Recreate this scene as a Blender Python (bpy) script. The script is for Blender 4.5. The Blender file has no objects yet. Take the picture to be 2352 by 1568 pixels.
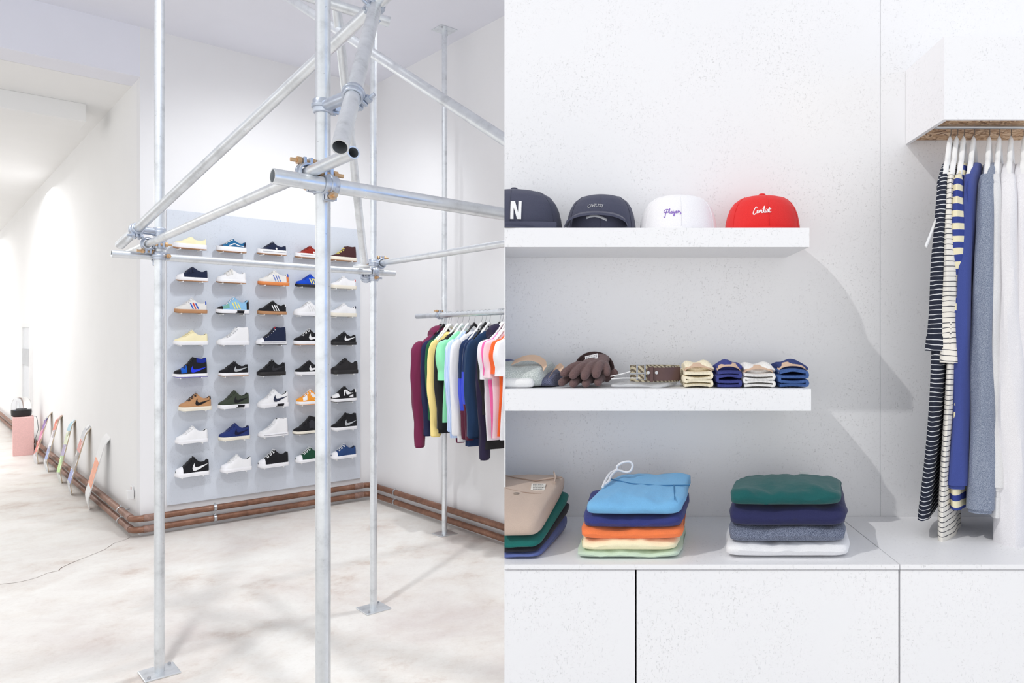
import bpy, bmesh, math, random
from mathutils import Vector, Matrix, noise
random.seed(7)
PI = math.pi
scene = bpy.context.scene
COL = scene.collection
# ------------------------------------------------------------------ camera
W, H = 2352.0, 1568.0
F, CX, CY, EYE = 1670.7, 1400.0, 772.0, 1.6
cam_d = bpy.data.cameras.new('camera'); cam = bpy.data.objects.new('camera', cam_d); COL.objects.link(cam)
cam.location = (0, 0, EYE); cam.rotation_euler = (PI/2, 0, 0)
cam_d.sensor_width = 36.0; cam_d.lens = F/W*36.0
cam_d.shift_x = (W/2-CX)/W; cam_d.shift_y = (CY-H/2)/W
cam_d.clip_start = 0.05; cam_d.clip_end = 100
scene.camera = cam
# ------------------------------------------------------------------ world, sun, lamps, exposure
world = bpy.data.worlds.new('world'); scene.world = world; world.use_nodes = True
wn = world.node_tree; wn.nodes.clear()
wo = wn.nodes.new('ShaderNodeOutputWorld'); wb = wn.nodes.new('ShaderNodeBackground')
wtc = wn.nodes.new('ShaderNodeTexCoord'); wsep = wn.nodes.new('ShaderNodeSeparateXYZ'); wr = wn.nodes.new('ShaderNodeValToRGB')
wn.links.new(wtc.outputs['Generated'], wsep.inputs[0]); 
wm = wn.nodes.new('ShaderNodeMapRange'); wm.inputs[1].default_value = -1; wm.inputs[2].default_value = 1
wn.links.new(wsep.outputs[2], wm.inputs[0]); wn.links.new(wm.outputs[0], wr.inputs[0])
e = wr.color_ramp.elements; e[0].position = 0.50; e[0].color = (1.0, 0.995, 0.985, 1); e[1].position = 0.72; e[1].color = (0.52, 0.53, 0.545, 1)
wdp = wn.nodes.new('ShaderNodeVectorMath'); wdp.operation = 'DOT_PRODUCT'; wdp.inputs[1].default_value = (.90, -.43, .05)
wn.links.new(wtc.outputs['Generated'], wdp.inputs[0])
wm2 = wn.nodes.new('ShaderNodeMapRange'); wm2.inputs[1].default_value = .952; wm2.inputs[2].default_value = .975; wn.links.new(wdp.outputs['Value'], wm2.inputs[0])
wmx = wn.nodes.new('ShaderNodeMix'); wmx.data_type = 'RGBA'; wn.links.new(wm2.outputs[0], wmx.inputs[0]); wn.links.new(wr.outputs[0], wmx.inputs[6]); wmx.inputs[7].default_value = (.25, .50, 1.0, 1)   # a piece of blue sky seen down the street
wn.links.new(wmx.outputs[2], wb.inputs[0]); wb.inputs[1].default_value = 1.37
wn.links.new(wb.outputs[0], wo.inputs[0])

def lamp(name, kind, loc, energy, color=(1, 1, 1), target=None, **kw):
    d = bpy.data.lights.new(name, kind); d.energy = energy; d.color = color
    for k, v in kw.items(): setattr(d, k, v)
    o = bpy.data.objects.new(name, d); COL.objects.link(o); o.location = loc
    if target is not None:
        o.rotation_euler = (Vector(target)-Vector(loc)).to_track_quat('-Z', 'Y').to_euler()
    return o
SUN = Vector((.38, .253, -.465)).normalized()
sun = lamp('sun', 'SUN', (0, 0, 8), 1.0, (1, .985, .96), angle=math.radians(0.9))
sun.rotation_euler = SUN.to_track_quat('-Z', 'Y').to_euler()
lamp('shoe_wall_spot', 'SPOT', (-1.78, 5.12, 3.98), 84, (.97, .99, 1), (-2.95, 6.4, 1.5), spot_size=math.radians(104), spot_blend=.9, shadow_soft_size=.05)
lamp('shoe_wall_spot', 'SPOT', (-1.56, 4.92, 3.98), 50, (.97, .99, 1), (-2.95, 6.4, 1.5), spot_size=math.radians(104), spot_blend=.9, shadow_soft_size=.05)
lamp('scaffold_spot', 'SPOT', (-1.83, 2.48, 4.0), 230, (.98, .99, 1), (-2.2, 4.0, 0), spot_size=math.radians(86), spot_blend=.8, shadow_soft_size=.07)
lamp('rack_spot', 'SPOT', (.15, 3.95, 4.0), 12, (1, .98, .96), (-1.4, 5.0, .2), spot_size=math.radians(95), spot_blend=.8, shadow_soft_size=.06)
lamp('back_room_fill', 'AREA', (-8.6, 8.2, 3.5), 90, (.99, .99, 1), (-8.6, 8.2, 0), size=3.0)  # unseen area light added to brighten the back room
lamp('back_room_fill', 'AREA', (-13.5, 13.0, 3.5), 150, (.99, .99, 1), (-13.5, 13.0, 0), size=3.0)  # second unseen area light, added to lift the dark far end
lamp('floor_fill_spot', 'SPOT', (-.95, 4.5, 4.0), 170, (.98, .99, 1), (-1.25, 4.35, 0), spot_size=math.radians(82), spot_blend=.6, shadow_soft_size=.06)  # unseen downward spot added to brighten the floor
scene.view_settings.view_transform = 'Standard'; scene.view_settings.look = 'None'
scene.view_settings.gamma = 1.0; scene.view_settings.use_curve_mapping = False
scene.view_settings.exposure = 0.0
# ------------------------------------------------------------------ pixel helpers
def P(px, py, y): return Vector(((px-CX)/F*y, y, EYE-(py-CY)/F*y))
def floor_pt(px, py, z=0.0):
    y = (EYE-z)*F/(py-CY); return Vector(((px-CX)/F*y, y, z))
AX = Vector((1.0317, 1, 0)).normalized()          # along the shoe wall, to the right and away
BX = Vector((-1.0, 1.0317, 0)).normalized()       # along the skateboard wall, to the left and away
UP = Vector((0, 0, 1))
def depth_on(P0, d, px):                          # depth where the vertical plane P0 + t d meets the pixel column
    k = (px-CX)/F
    t = (k*P0.y-P0.x)/(d.x-k*d.y); return P0.y+t*d.y
def on_wall(P0, d, px, py):
    y = depth_on(P0, d, px); return P(px, py, y)
# ------------------------------------------------------------------ mesh helpers
class MB:
    def __init__(s): s.v = []; s.f = []; s.m = []
    def add(s, vs, fs, mi=0):
        b = len(s.v); s.v += [Vector(v) for v in vs]
        for f in fs: s.f.append([b+i for i in f]); s.m.append(mi)
    def box(s, lo, hi, mi=0):
        x0, y0, z0 = lo; x1, y1, z1 = hi
        s.add([(x0,y0,z0),(x1,y0,z0),(x1,y1,z0),(x0,y1,z0),(x0,y0,z1),(x1,y0,z1),(x1,y1,z1),(x0,y1,z1)],
              [(0,3,2,1),(4,5,6,7),(0,1,5,4),(1,2,6,5),(2,3,7,6),(3,0,4,7)], mi); return s
    def obox(s, c, a, b, d, mi=0):                 # centre and three half-axis vectors
        c = Vector(c); vs = []
        for k in (-1, 1):
            for i, j in ((-1,-1),(1,-1),(1,1),(-1,1)): vs.append(c+i*a+j*b+k*d)
        s.add(vs, [(0,3,2,1),(4,5,6,7),(0,1,5,4),(1,2,6,5),(2,3,7,6),(3,0,4,7)], mi); return s
    def loft(s, rings, closed=True, caps=True, mi=0):
        n = len(rings[0]); b = len(s.v)
        for r in rings: s.v += [Vector(p) for p in r]
        for i in range(len(rings)-1):
            for j in range(n if closed else n-1):
                k = (j+1) % n
                s.f.append([b+i*n+j, b+i*n+k, b+(i+1)*n+k, b+(i+1)*n+j]); s.m.append(mi)
        if caps and closed:
            s.f.append([b+j for j in range(n)][::-1]); s.m.append(mi)
            s.f.append([b+(len(rings)-1)*n+j for j in range(n)]); s.m.append(mi)
        return s
    def tube(s, pts, r, seg=10, caps=True, mi=0, rb=None, ref=None):
        pts = [Vector(p) for p in pts]; rings = []
        n = len(pts); prev = None
        for i, p in enumerate(pts):
            d = (pts[min(i+1, n-1)]-pts[max(i-1, 0)]).normalized()
            if prev is None:
                a = ref or (Vector((0,0,1)) if abs(d.z) < .9 else Vector((1,0,0)))
                u = d.cross(a).normalized()
            else:
                u = (prev-d*prev.dot(d)).normalized()
            prev = u; w = d.cross(u)
            ra = r[i] if isinstance(r, (list, tuple)) else r
            rr = ra if rb is None else (rb[i] if isinstance(rb, (list, tuple)) else rb)
            rings.append([p+u*math.cos(2*PI*k/seg)*ra+w*math.sin(2*PI*k/seg)*rr for k in range(seg)])
        return s.loft(rings, True, caps, mi)
    def pipe(s, a, b, r, th=.0035, seg=24):        # hollow tube, open at both ends
        a = Vector(a); b = Vector(b); d = (b-a).normalized()
        u = d.cross(Vector((0,0,1)) if abs(d.z) < .9 else Vector((1,0,0))).normalized(); w = d.cross(u)
        def ring(p, q): return [p+(u*math.cos(2*PI*k/seg)+w*math.sin(2*PI*k/seg))*q for k in range(seg)]
        L = (b-a).length; dp = min(.35, L/2)
        s.loft([ring(a+d*dp, r-th), ring(a, r-th), ring(a, r), ring(a+d*(L*.33), r), ring(a+d*(L*.66), r), ring(b, r), ring(b, r-th), ring(b-d*dp, r-th)], True, False)
        return s
    def lathe(s, prof, c, seg=32, mi=0):
        c = Vector(c)
        s.loft([[c+Vector((r*math.cos(2*PI*k/seg), r*math.sin(2*PI*k/seg), z)) for k in range(seg)] for r, z in prof], True, True, mi); return s
    def prism(s, poly, o, u, v, w, mi=0):          # polygon in (u,v) at o, thickened by w
        o = Vector(o); n = len(poly)
        a = [o+u*p[0]+v*p[1] for p in poly]; b = [q+w for q in a]
        s.add(a+b, [list(range(n))[::-1], list(range(n, 2*n))]+[(i, (i+1) % n, n+(i+1) % n, n+i) for i in range(n)], mi); return s
def cleanmesh(mb, name, mats, smooth=True, sharp=35, cut=False):
    me = bpy.data.meshes.new(name)
    me.from_pydata([tuple(v) for v in mb.v], [], mb.f)
    for i, p in enumerate(me.polygons): p.material_index = mb.m[i]
    bm = bmesh.new(); bm.from_mesh(me)
    bmesh.ops.remove_doubles(bm, verts=bm.verts, dist=1e-6)
    if cut:
        k = (1158.6-CX)/F
        n = Vector((1, -k, 0)).normalized()
        g = bm.verts[:]+bm.edges[:]+bm.faces[:]
        bmesh.ops.bisect_plane(bm, geom=g, dist=1e-6, plane_co=(0, 0, 0), plane_no=n, clear_inner=True)
        ed = [x for x in bm.edges if x.is_boundary]
        if ed: bmesh.ops.holes_fill(bm, edges=ed, sides=0)
    bmesh.ops.recalc_face_normals(bm, faces=bm.faces[:])
    if smooth:
        for f in bm.faces: f.smooth = True
        for ed in bm.edges:
            if len(ed.link_faces) == 2 and ed.calc_face_angle(0) > math.radians(sharp): ed.smooth = False
    bm.to_mesh(me); bm.free()
    for m in (mats if isinstance(mats, (list, tuple)) else [mats]): me.materials.append(m)
    return me
def obj(name, mb, mats, parent=None, local=False, smooth=True, sharp=35, label=None, sub=0, bevel=0, kind=None, cut=False):
    if cut and sub: pass
    me = cleanmesh(mb, name, mats, smooth, sharp, cut)
    o = bpy.data.objects.new(name, me); COL.objects.link(o)
    if parent is not None: o.parent = parent
    if not local:
        if len(me.vertices):
            xs = [v.co.x for v in me.vertices]; ys = [v.co.y for v in me.vertices]; zs = [v.co.z for v in me.vertices]
            c = Vector(((min(xs)+max(xs))/2, (min(ys)+max(ys))/2, min(zs)))
            me.transform(Matrix.Translation(-c))
            o.location = c-(parent_world(parent) if parent is not None else Vector())
            o['_w'] = (c.x, c.y, c.z)
    if bevel:
        b = o.modifiers.new('bevel', 'BEVEL'); b.width = bevel; b.segments = 2; b.limit_method = 'ANGLE'; b.angle_limit = math.radians(50)
    if sub:
        m = o.modifiers.new('sub', 'SUBSURF'); m.levels = sub; m.render_levels = sub
    if label: o['label'] = label
    if kind: o['kind'] = kind
    return o
def parent_world(p): return Vector(p['_w']) if '_w' in p else Vector(p.location)
def thing(name, label, cat, loc, rotz=0, group=None):
    o = bpy.data.objects.new(name, None); COL.objects.link(o); o.empty_display_size = .05
    o.location = loc; o.rotation_euler = (0, 0, rotz); o['label'] = label; o['category'] = cat
    o['_w'] = tuple(o.location)
    if group: o['group'] = group
    return o
def tag(o, label, cat, group=None, kind=None):
    o['label'] = label; o['category'] = cat
    if group: o['group'] = group
    if kind: o['kind'] = kind
    return o
def struct(name, mb, m, label=None, **kw):
    o = obj(name, mb, m, kind='structure', **kw)
    if label: o['label'] = label; o['category'] = name.split('_')[0]
    return o
def lerp(a, b, t): return a+(b-a)*t
def interp(tab, x):
    if x <= tab[0][0]: return tab[0][1]
    for (x0, y0), (x1, y1) in zip(tab, tab[1:]):
        if x <= x1: 
            t = (x-x0)/(x1-x0); t = t*t*(3-2*t)*.5+t*.5
            return y0+(y1-y0)*t
    return tab[-1][1]
# ------------------------------------------------------------------ materials
MC = {}
def s2l(c): return tuple(((v/255)/12.92 if v/255 <= .04045 else ((v/255+.055)/1.055)**2.4) for v in c)
def base_mat(name):
    m = bpy.data.materials.new(name); m.use_nodes = True
    return m, m.node_tree, m.node_tree.nodes['Principled BSDF']
def N(nt, t, **kw):
    n = nt.nodes.new(t)
    for k, v in kw.items(): setattr(n, k, v)
    return n
def tex_noise(nt, scale, detail=4, rough=.6, coord='Object', stretch=None):
    tc = N(nt, 'ShaderNodeTexCoord'); n = N(nt, 'ShaderNodeTexNoise')
    n.inputs['Scale'].default_value = scale; n.inputs['Detail'].default_value = detail; n.inputs['Roughness'].default_value = rough
    if stretch:
        mp = N(nt, 'ShaderNodeMapping'); mp.inputs['Scale'].default_value = stretch
        nt.links.new(tc.outputs[coord], mp.inputs[0]); nt.links.new(mp.outputs[0], n.inputs[0])
    else: nt.links.new(tc.outputs[coord], n.inputs[0])
    return n
def ramp(nt, fac, stops):
    r = N(nt, 'ShaderNodeValToRGB'); els = r.color_ramp.elements
    while len(els) < len(stops): els.new(.5)
    for e_, (p, c) in zip(els, stops): e_.position = p; e_.color = (*c, 1) if len(c) == 3 else c
    nt.links.new(fac, r.inputs[0]); return r
def bump(nt, bsdf, h, strength=.3, dist=.002):
    b = N(nt, 'ShaderNodeBump'); b.inputs['Strength'].default_value = strength; b.inputs['Distance'].default_value = dist
    nt.links.new(h, b.inputs['Height']); nt.links.new(b.outputs[0], bsdf.inputs['Normal']); return b
def plain(c, rough=.6, metal=0, key=None, var=.06, scale=8):
    k = ('p', tuple(c), rough, metal, var)
    if k in MC: return MC[k]
    m, nt, b = base_mat(key or 'paint'); l = s2l(c)
    n = tex_noise(nt, scale); r = ramp(nt, n.outputs[0], [(.3, tuple(v*(1-var) for v in l)), (.7, tuple(min(1, v*(1+var)) for v in l))])
    nt.links.new(r.outputs[0], b.inputs['Base Color']); b.inputs['Roughness'].default_value = rough; b.inputs['Metallic'].default_value = metal
    MC[k] = m; return m
def fabric(c, weave=900, rough=.9, bumpy=.25, var=.06, heather=None):
    k = ('f', tuple(c), weave, heather, bumpy)
    if k in MC: return MC[k]
    m, nt, b = base_mat('fabric'); l = s2l(c)
    n = tex_noise(nt, weave if heather is None else 800, 2, .7)
    l2 = s2l(heather) if heather else tuple(min(1, v*(1+var)+.004) for v in l)
    r = ramp(nt, n.outputs[0], [(.40, tuple(v*(1-var) for v in l)), (.62, l2)])
    nt.links.new(r.outputs[0], b.inputs['Base Color']); b.inputs['Roughness'].default_value = rough
    b.inputs['Specular IOR Level'].default_value = .15
    try: b.inputs['Sheen Weight'].default_value = .15
    except Exception: pass
    n2 = tex_noise(nt, 38, 4, .6); bump(nt, b, n2.outputs[0], bumpy, .006)
    MC[k] = m; return m
def striped(c1, c2, period, duty, tilt=(0, 0, 1), phase=0.0, c3=None):
    m, nt, b = base_mat('striped_fabric')
    tc = N(nt, 'ShaderNodeTexCoord'); dp = N(nt, 'ShaderNodeVectorMath', operation='DOT_PRODUCT')
    dp.inputs[1].default_value = tilt; nt.links.new(tc.outputs['Object'], dp.inputs[0])
    n = tex_noise(nt, 9, 2); ma = N(nt, 'ShaderNodeMath', operation='MULTIPLY_ADD'); ma.inputs[1].default_value = .018; nt.links.new(n.outputs[0], ma.inputs[0]); nt.links.new(dp.outputs['Value'], ma.inputs[2])
    di = N(nt, 'ShaderNodeMath', operation='MULTIPLY_ADD'); di.inputs[1].default_value = 1/period; di.inputs[2].default_value = phase+50
    nt.links.new(ma.outputs[0], di.inputs[0])
    fr = N(nt, 'ShaderNodeMath', operation='FRACT'); nt.links.new(di.outputs[0], fr.inputs[0])
    lt = N(nt, 'ShaderNodeMath', operation='LESS_THAN'); lt.inputs[1].default_value = duty; nt.links.new(fr.outputs[0], lt.inputs[0])
    mx = N(nt, 'ShaderNodeMix', data_type='RGBA'); nt.links.new(lt.outputs[0], mx.inputs[0])
    mx.inputs[6].default_value = (*s2l(c1), 1); mx.inputs[7].default_value = (*s2l(c2), 1)
    nt.links.new(mx.outputs[2], b.inputs['Base Color']); b.inputs['Roughness'].default_value = .9; b.inputs['Specular IOR Level'].default_value = .15
    n2 = tex_noise(nt, 45, 4, .6); bump(nt, b, n2.outputs[0], .25, .006)
    return m
def osb_paint(name, c, speck=.5, scale=1.0, contrast=1.0):
    m, nt, b = base_mat(name); l = s2l(c)
    tc = N(nt, 'ShaderNodeTexCoord')
    # warped stretched strands in two directions
    hs = []
    for i, (st, rot) in enumerate((((1, 1, .30), .6), ((1, 1, .34), -.5), ((.45, .45, 1), .25))):
        mp = N(nt, 'ShaderNodeMapping'); mp.inputs['Scale'].default_value = st; mp.inputs['Rotation'].default_value = (0, rot, .3*i); mp.inputs['Location'].default_value = (i*3.1, i, i*1.7)
        nt.links.new(tc.outputs['Object'], mp.inputs[0])
        n = N(nt, 'ShaderNodeTexNoise'); n.inputs['Scale'].default_value = 300*scale; n.inputs['Detail'].default_value = 3; n.inputs['Roughness'].default_value = .55; n.inputs['Distortion'].default_value = .4
        nt.links.new(mp.outputs[0], n.inputs[0])
        hs.append(ramp(nt, n.outputs[0], [(.27+.01*i, (0, 0, 0)), (.36, (1, 1, 1))]).outputs[0])
    mask = tex_noise(nt, 5*scale, 3); mr = ramp(nt, mask.outputs[0], [(.36, (0, 0, 0)), (.6, (1, 1, 1))])
    mul = hs[0]
    for h in hs[1:]:
        q = N(nt, 'ShaderNodeMix', data_type='RGBA', blend_type='MULTIPLY'); q.inputs[0].default_value = 1
        nt.links.new(mul, q.inputs[6]); nt.links.new(h, q.inputs[7]); mul = q.outputs[2]
    q = N(nt, 'ShaderNodeMix', data_type='RGBA'); nt.links.new(mr.outputs[0], q.inputs[0]); q.inputs[6].default_value = (1, 1, 1, 1); nt.links.new(mul, q.inputs[7])
    cm = N(nt, 'ShaderNodeMix', data_type='RGBA'); nt.links.new(q.outputs[2], cm.inputs[0])
    cm.inputs[6].default_value = (*[v*(1-speck*.55) for v in l], 1); cm.inputs[7].default_value = (*l, 1)
    big = tex_noise(nt, 2.5, 3); bm_ = ramp(nt, big.outputs[0], [(.3, (.965, .968, .975)), (.7, (1, 1, 1))])
    q2 = N(nt, 'ShaderNodeMix', data_type='RGBA', blend_type='MULTIPLY'); q2.inputs[0].default_value = 1
    nt.links.new(cm.outputs[2], q2.inputs[6]); nt.links.new(bm_.outputs[0], q2.inputs[7])
    nt.links.new(q2.outputs[2], b.inputs['Base Color']); b.inputs['Roughness'].default_value = .45
    bump(nt, b, q.outputs[2], .55*contrast, .0012)
    return m
def osb_raw():
    m, nt, b = base_mat('raw_strand_board'); tc = N(nt, 'ShaderNodeTexCoord')
    mp = N(nt, 'ShaderNodeMapping'); mp.inputs['Scale'].default_value = (1, .42, 1); mp.inputs['Rotation'].default_value = (0, 0, .5); nt.links.new(tc.outputs['Object'], mp.inputs[0])
    n = N(nt, 'ShaderNodeTexNoise'); n.inputs['Scale'].default_value = 9; nt.links.new(tc.outputs['Object'], n.inputs[0])
    ad = N(nt, 'ShaderNodeVectorMath', operation='MULTIPLY_ADD'); ad.inputs[1].default_value = (.5, .5, .5); nt.links.new(n.outputs['Color'], ad.inputs[0]); nt.links.new(mp.outputs[0], ad.inputs[2])
    v = N(nt, 'ShaderNodeTexVoronoi'); v.inputs['Scale'].default_value = 55; nt.links.new(ad.outputs[0], v.inputs[0])
    r = ramp(nt, v.outputs['Color'], [(.1, s2l((120, 84, 55))), (.35, s2l((186, 146, 108))), (.6, s2l((214, 178, 140))), (.85, s2l((232, 204, 172)))])
    nt.links.new(r.outputs[0], b.inputs['Base Color']); b.inputs['Roughness'].default_value = .6
    bump(nt, b, v.outputs['Distance'], .4, .002); return m
def galv(tint=(.74, .77, .80), key='galvanised_steel'):
    m, nt, b = base_mat(key)
    n = tex_noise(nt, 14, 5, .65, stretch=(1, 1, 1)); r = ramp(nt, n.outputs[0], [(.28, tuple(v*.80 for v in tint)), (.45, tuple(v*1.0 for v in tint)), (.7, tuple(min(1, v*1.12) for v in tint))])
    n3 = tex_noise(nt, 90, 3, .7); r3 = ramp(nt, n3.outputs[0], [(.26, (.35, .36, .38)), (.31, (1, 1, 1))])
    q = N(nt, 'ShaderNodeMix', data_type='RGBA', blend_type='MULTIPLY'); q.inputs[0].default_value = .8
    nt.links.new(r.outputs[0], q.inputs[6]); nt.links.new(r3.outputs[0], q.inputs[7])
    nt.links.new(q.outputs[2], b.inputs['Base Color']); b.inputs['Metallic'].default_value = .85
    rr = ramp(nt, n.outputs[0], [(.3, (.42, .42, .42)), (.7, (.26, .26, .26))]); nt.links.new(rr.outputs[0], b.inputs['Roughness'])
    bump(nt, b, n3.outputs[0], .12, .001); return m
def copper():
    m, nt, b = base_mat('copper_pipe')
    n = tex_noise(nt, 7, 5, .7); r = ramp(nt, n.outputs[0], [(.25, s2l((80, 60, 54))), (.42, s2l((122, 86, 68))), (.62, s2l((146, 106, 86))), (.78, s2l((196, 172, 158)))])
    nt.links.new(r.outputs[0], b.inputs['Base Color']); b.inputs['Metallic'].default_value = .35; b.inputs['Roughness'].default_value = .5
    n2 = tex_noise(nt, 120, 2); bump(nt, b, n2.outputs[0], .1, .001); return m
def concrete():
    m, nt, b = base_mat('concrete_floor'); tc = N(nt, 'ShaderNodeTexCoord')
    n = tex_noise(nt, .9, 8, .62); n.inputs['Distortion'].default_value = .6
    r = ramp(nt, n.outputs[0], [(.30, s2l((216, 208, 204))), (.42, s2l((229, 225, 220))), (.55, s2l((237, 235, 230))), (.72, s2l((242, 240, 236)))])
    n2 = tex_noise(nt, 2.6, 7, .7); r2 = ramp(nt, n2.outputs[0], [(.28, s2l((214, 196, 186))), (.42, (.93, .9, .88)), (.56, (1, 1, 1))])
    q = N(nt, 'ShaderNodeMix', data_type='RGBA', blend_type='MULTIPLY'); q.inputs[0].default_value = .75
    nt.links.new(r.outputs[0], q.inputs[6]); nt.links.new(r2.outputs[0], q.inputs[7])
    n3 = tex_noise(nt, 45, 5, .75); r3 = ramp(nt, n3.outputs[0], [(.3, (.86, .85, .84)), (.5, (1, 1, 1))])
    q3 = N(nt, 'ShaderNodeMix', data_type='RGBA', blend_type='MULTIPLY'); q3.inputs[0].default_value = .5
    nt.links.new(q.outputs[2], q3.inputs[6]); nt.links.new(r3.outputs[0], q3.inputs[7])
    nt.links.new(q3.outputs[2], b.inputs['Base Color'])
    rr = ramp(nt, n2.outputs[0], [(.3, (.55, .55, .55)), (.7, (.38, .38, .38))]); nt.links.new(rr.outputs[0], b.inputs['Roughness'])
    bump(nt, b, n3.outputs[0], .15, .002); return m
def glass():
    m, nt, b = base_mat('clear_plastic'); b.inputs['Base Color'].default_value = (.95, .97, 1, 1); b.inputs['Transmission Weight'].default_value = .95
    b.inputs['Roughness'].default_value = .05; b.inputs['IOR'].default_value = 1.2; return m
M_OSBW = osb_paint('white_painted_strand_board', (245, 245, 247), .34)
M_OSBL = osb_paint('grey_painted_strand_board', (214, 220, 230), .5, .8)
M_OSBR = osb_raw(); M_GALV = galv(); M_CLAMP = galv((.52, .57, .66), 'coupler_steel'); M_BRASS = plain((214, 178, 138), .35, .8, 'brass_bolt')
M_COPPER = copper(); M_CONC = concrete(); M_GLASS = glass()
M_WALL = plain((238, 238, 240), .7, 0, 'white_wall_paint', .01, 2); M_CEIL = plain((236, 237, 246), .8, 0, 'ceiling_paint', .012, 2)
M_WARM = plain((243, 243, 243), .8, 0, 'back_room_paint', .01, 2)
M_WHITE = plain((240, 240, 240), .45, 0, 'white_lacquer', .02); M_BLACK = plain((22, 22, 26), .4, 0, 'black_plastic', .1)
M_WIRE = plain((190, 192, 196), .3, .9, 'wire', .05); M_GUM = plain((186, 138, 98), .6, 0, 'gum_rubber', .05)
M_DARKGAP = plain((60, 62, 66), .8, 0, 'shadow_gap', .05)
# ------------------------------------------------------------------ the room of the left half
SW0 = floor_pt(720, 1165)                                  # a floor point of the shoe wall
C1 = on_wall(SW0, AX, 322, 1200); C1.z = 0                # outer corner
C2 = on_wall(SW0, AX, 856, 1150); C2.z = 0                # inner corner
SN = -BX                                                   # out of the shoe wall, towards the viewer
LN = -AX                                                   # out of the skateboard wall
CEIL, LOWC = 4.08, 3.68
def wallslab(name, a, b, z0, z1, nrm, m, th=.12, **kw):    # a to b along the face, thickness behind
    mb = MB(); d = b-a
    mb.obox((a+b)/2-nrm*th/2+UP*((z0+z1)/2-a.z), d/2, nrm*th/2, UP*(z1-z0)/2); return struct(name, mb, m, smooth=False, **kw)
mb = MB(); mb.box((-26, -3, -.12), (4, 24, 0)); fl = struct('floor', mb, M_CONC, smooth=False)
# raw outer corner block: shoe wall between the corners, skateboard wall running back
wallslab('wall_back', C1+LN*0, C2+AX*.12, 0, CEIL, SN, M_WALL)
wallslab('wall_left', C1+BX*.12, C1+BX*16.2, 0, LOWC, LN, M_WARM)
wallslab('wall_right', C2, C2-BX*6.2, 0, CEIL, -AX, M_WALL)
wallslab('trim_1', C1-AX*6.5, C1, LOWC, CEIL, SN, M_CEIL, th=.30)     # header over the opening to the back room
wallslab('wall_far', C1+BX*16.2-AX*9, C1+BX*16.2+AX*.2, 0, LOWC, -BX, M_WARM)
mb = MB(); mb.obox(C1+BX*8.5-AX*4.2+UP*(LOWC+.05), AX*4.5, BX*8.1955, UP*.05); struct('ceiling_back', mb, M_WARM, smooth=False)
mb = MB(); ot = [(-14, -.6), (-3.5, -.6), (-3.5, 1.5), (2.6, 1.5), (2.6, 12), (-14, 12)]  # unseen front edge shaped to let sun in right and block it left
mb.add([(x, y, CEIL) for x, y in ot]+[(x, y, CEIL+.15) for x, y in ot], [list(range(6)), list(range(11, 5, -1))]+[(i, 6+i, 6+(i+1) % 6, (i+1) % 6) for i in range(6)]); struct('ceiling', mb, M_CEIL, smooth=False)
# box beam under the lower ceiling
yb = 2.08*F/(CY-239); e0 = P(198, 239, yb); e0.z = LOWC
mb = MB(); mb.obox(e0-AX*2.4+BX*.2-UP*.08, AX*2.4, BX*.2, UP*.08); struct('trim_2', mb, M_WARM, smooth=False, bevel=.004)
# narrow doorway in the skateboard wall
da = on_wall(C1, BX, 75, 900); db = on_wall(C1, BX, 58, 900); da.z = db.z = 0
zt = on_wall(C1, BX, 66, 747).z; zb = on_wall(C1, BX, 66, 938).z
mb = MB(); mb.obox((da+db)/2+LN*.012+UP*(zb+zt)/2, (db-da)/2, LN*.012, UP*(zt-zb)/2); w = struct('window_1', mb, plain((222, 226, 232), .25, 0, 'pale_glass', .03), smooth=False)
mb = MB()
for q, hh in ((da, .02), (db, .02)): mb.obox(q+LN*.02+UP*(zb+zt)/2, BX*.03, LN*.02, UP*(zt-zb)/2)
mb.obox((da+db)/2+LN*.02+UP*zt, (db-da)/2, LN*.02, UP*.03)
obj('window_frame', mb, M_WHITE, w, smooth=False)
mb = MB(); mb.obox((da+db)/2+LN*.035+UP*(zb+.62*(zt-zb)), (db-da)/2*.9, LN*.006, UP*.12); obj('window_bar', mb, plain((196, 198, 202), .5), w, smooth=False)
# grey board behind the shoes
def sw(px, py, off=0.0): return on_wall(SW0+SN*off, AX, px, py)
bl = sw(384, 480, .02); br = sw(828, 530, .02); ztop = (sw(388, 480, .02).z+sw(806, 526, .02).z)/2; zbot = .215
bl.z = br.z = 0
mb = MB(); mb.obox((bl+br)/2-SN*.01+UP*(ztop+zbot)/2, (br-bl)/2, SN*.0098, UP*(ztop-zbot)/2)
brd = obj('display_board', mb, M_OSBL, smooth=False, bevel=.002)
tag(brd, 'large pale grey strand board on the wall carrying rows of sneakers', 'display board')
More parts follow.
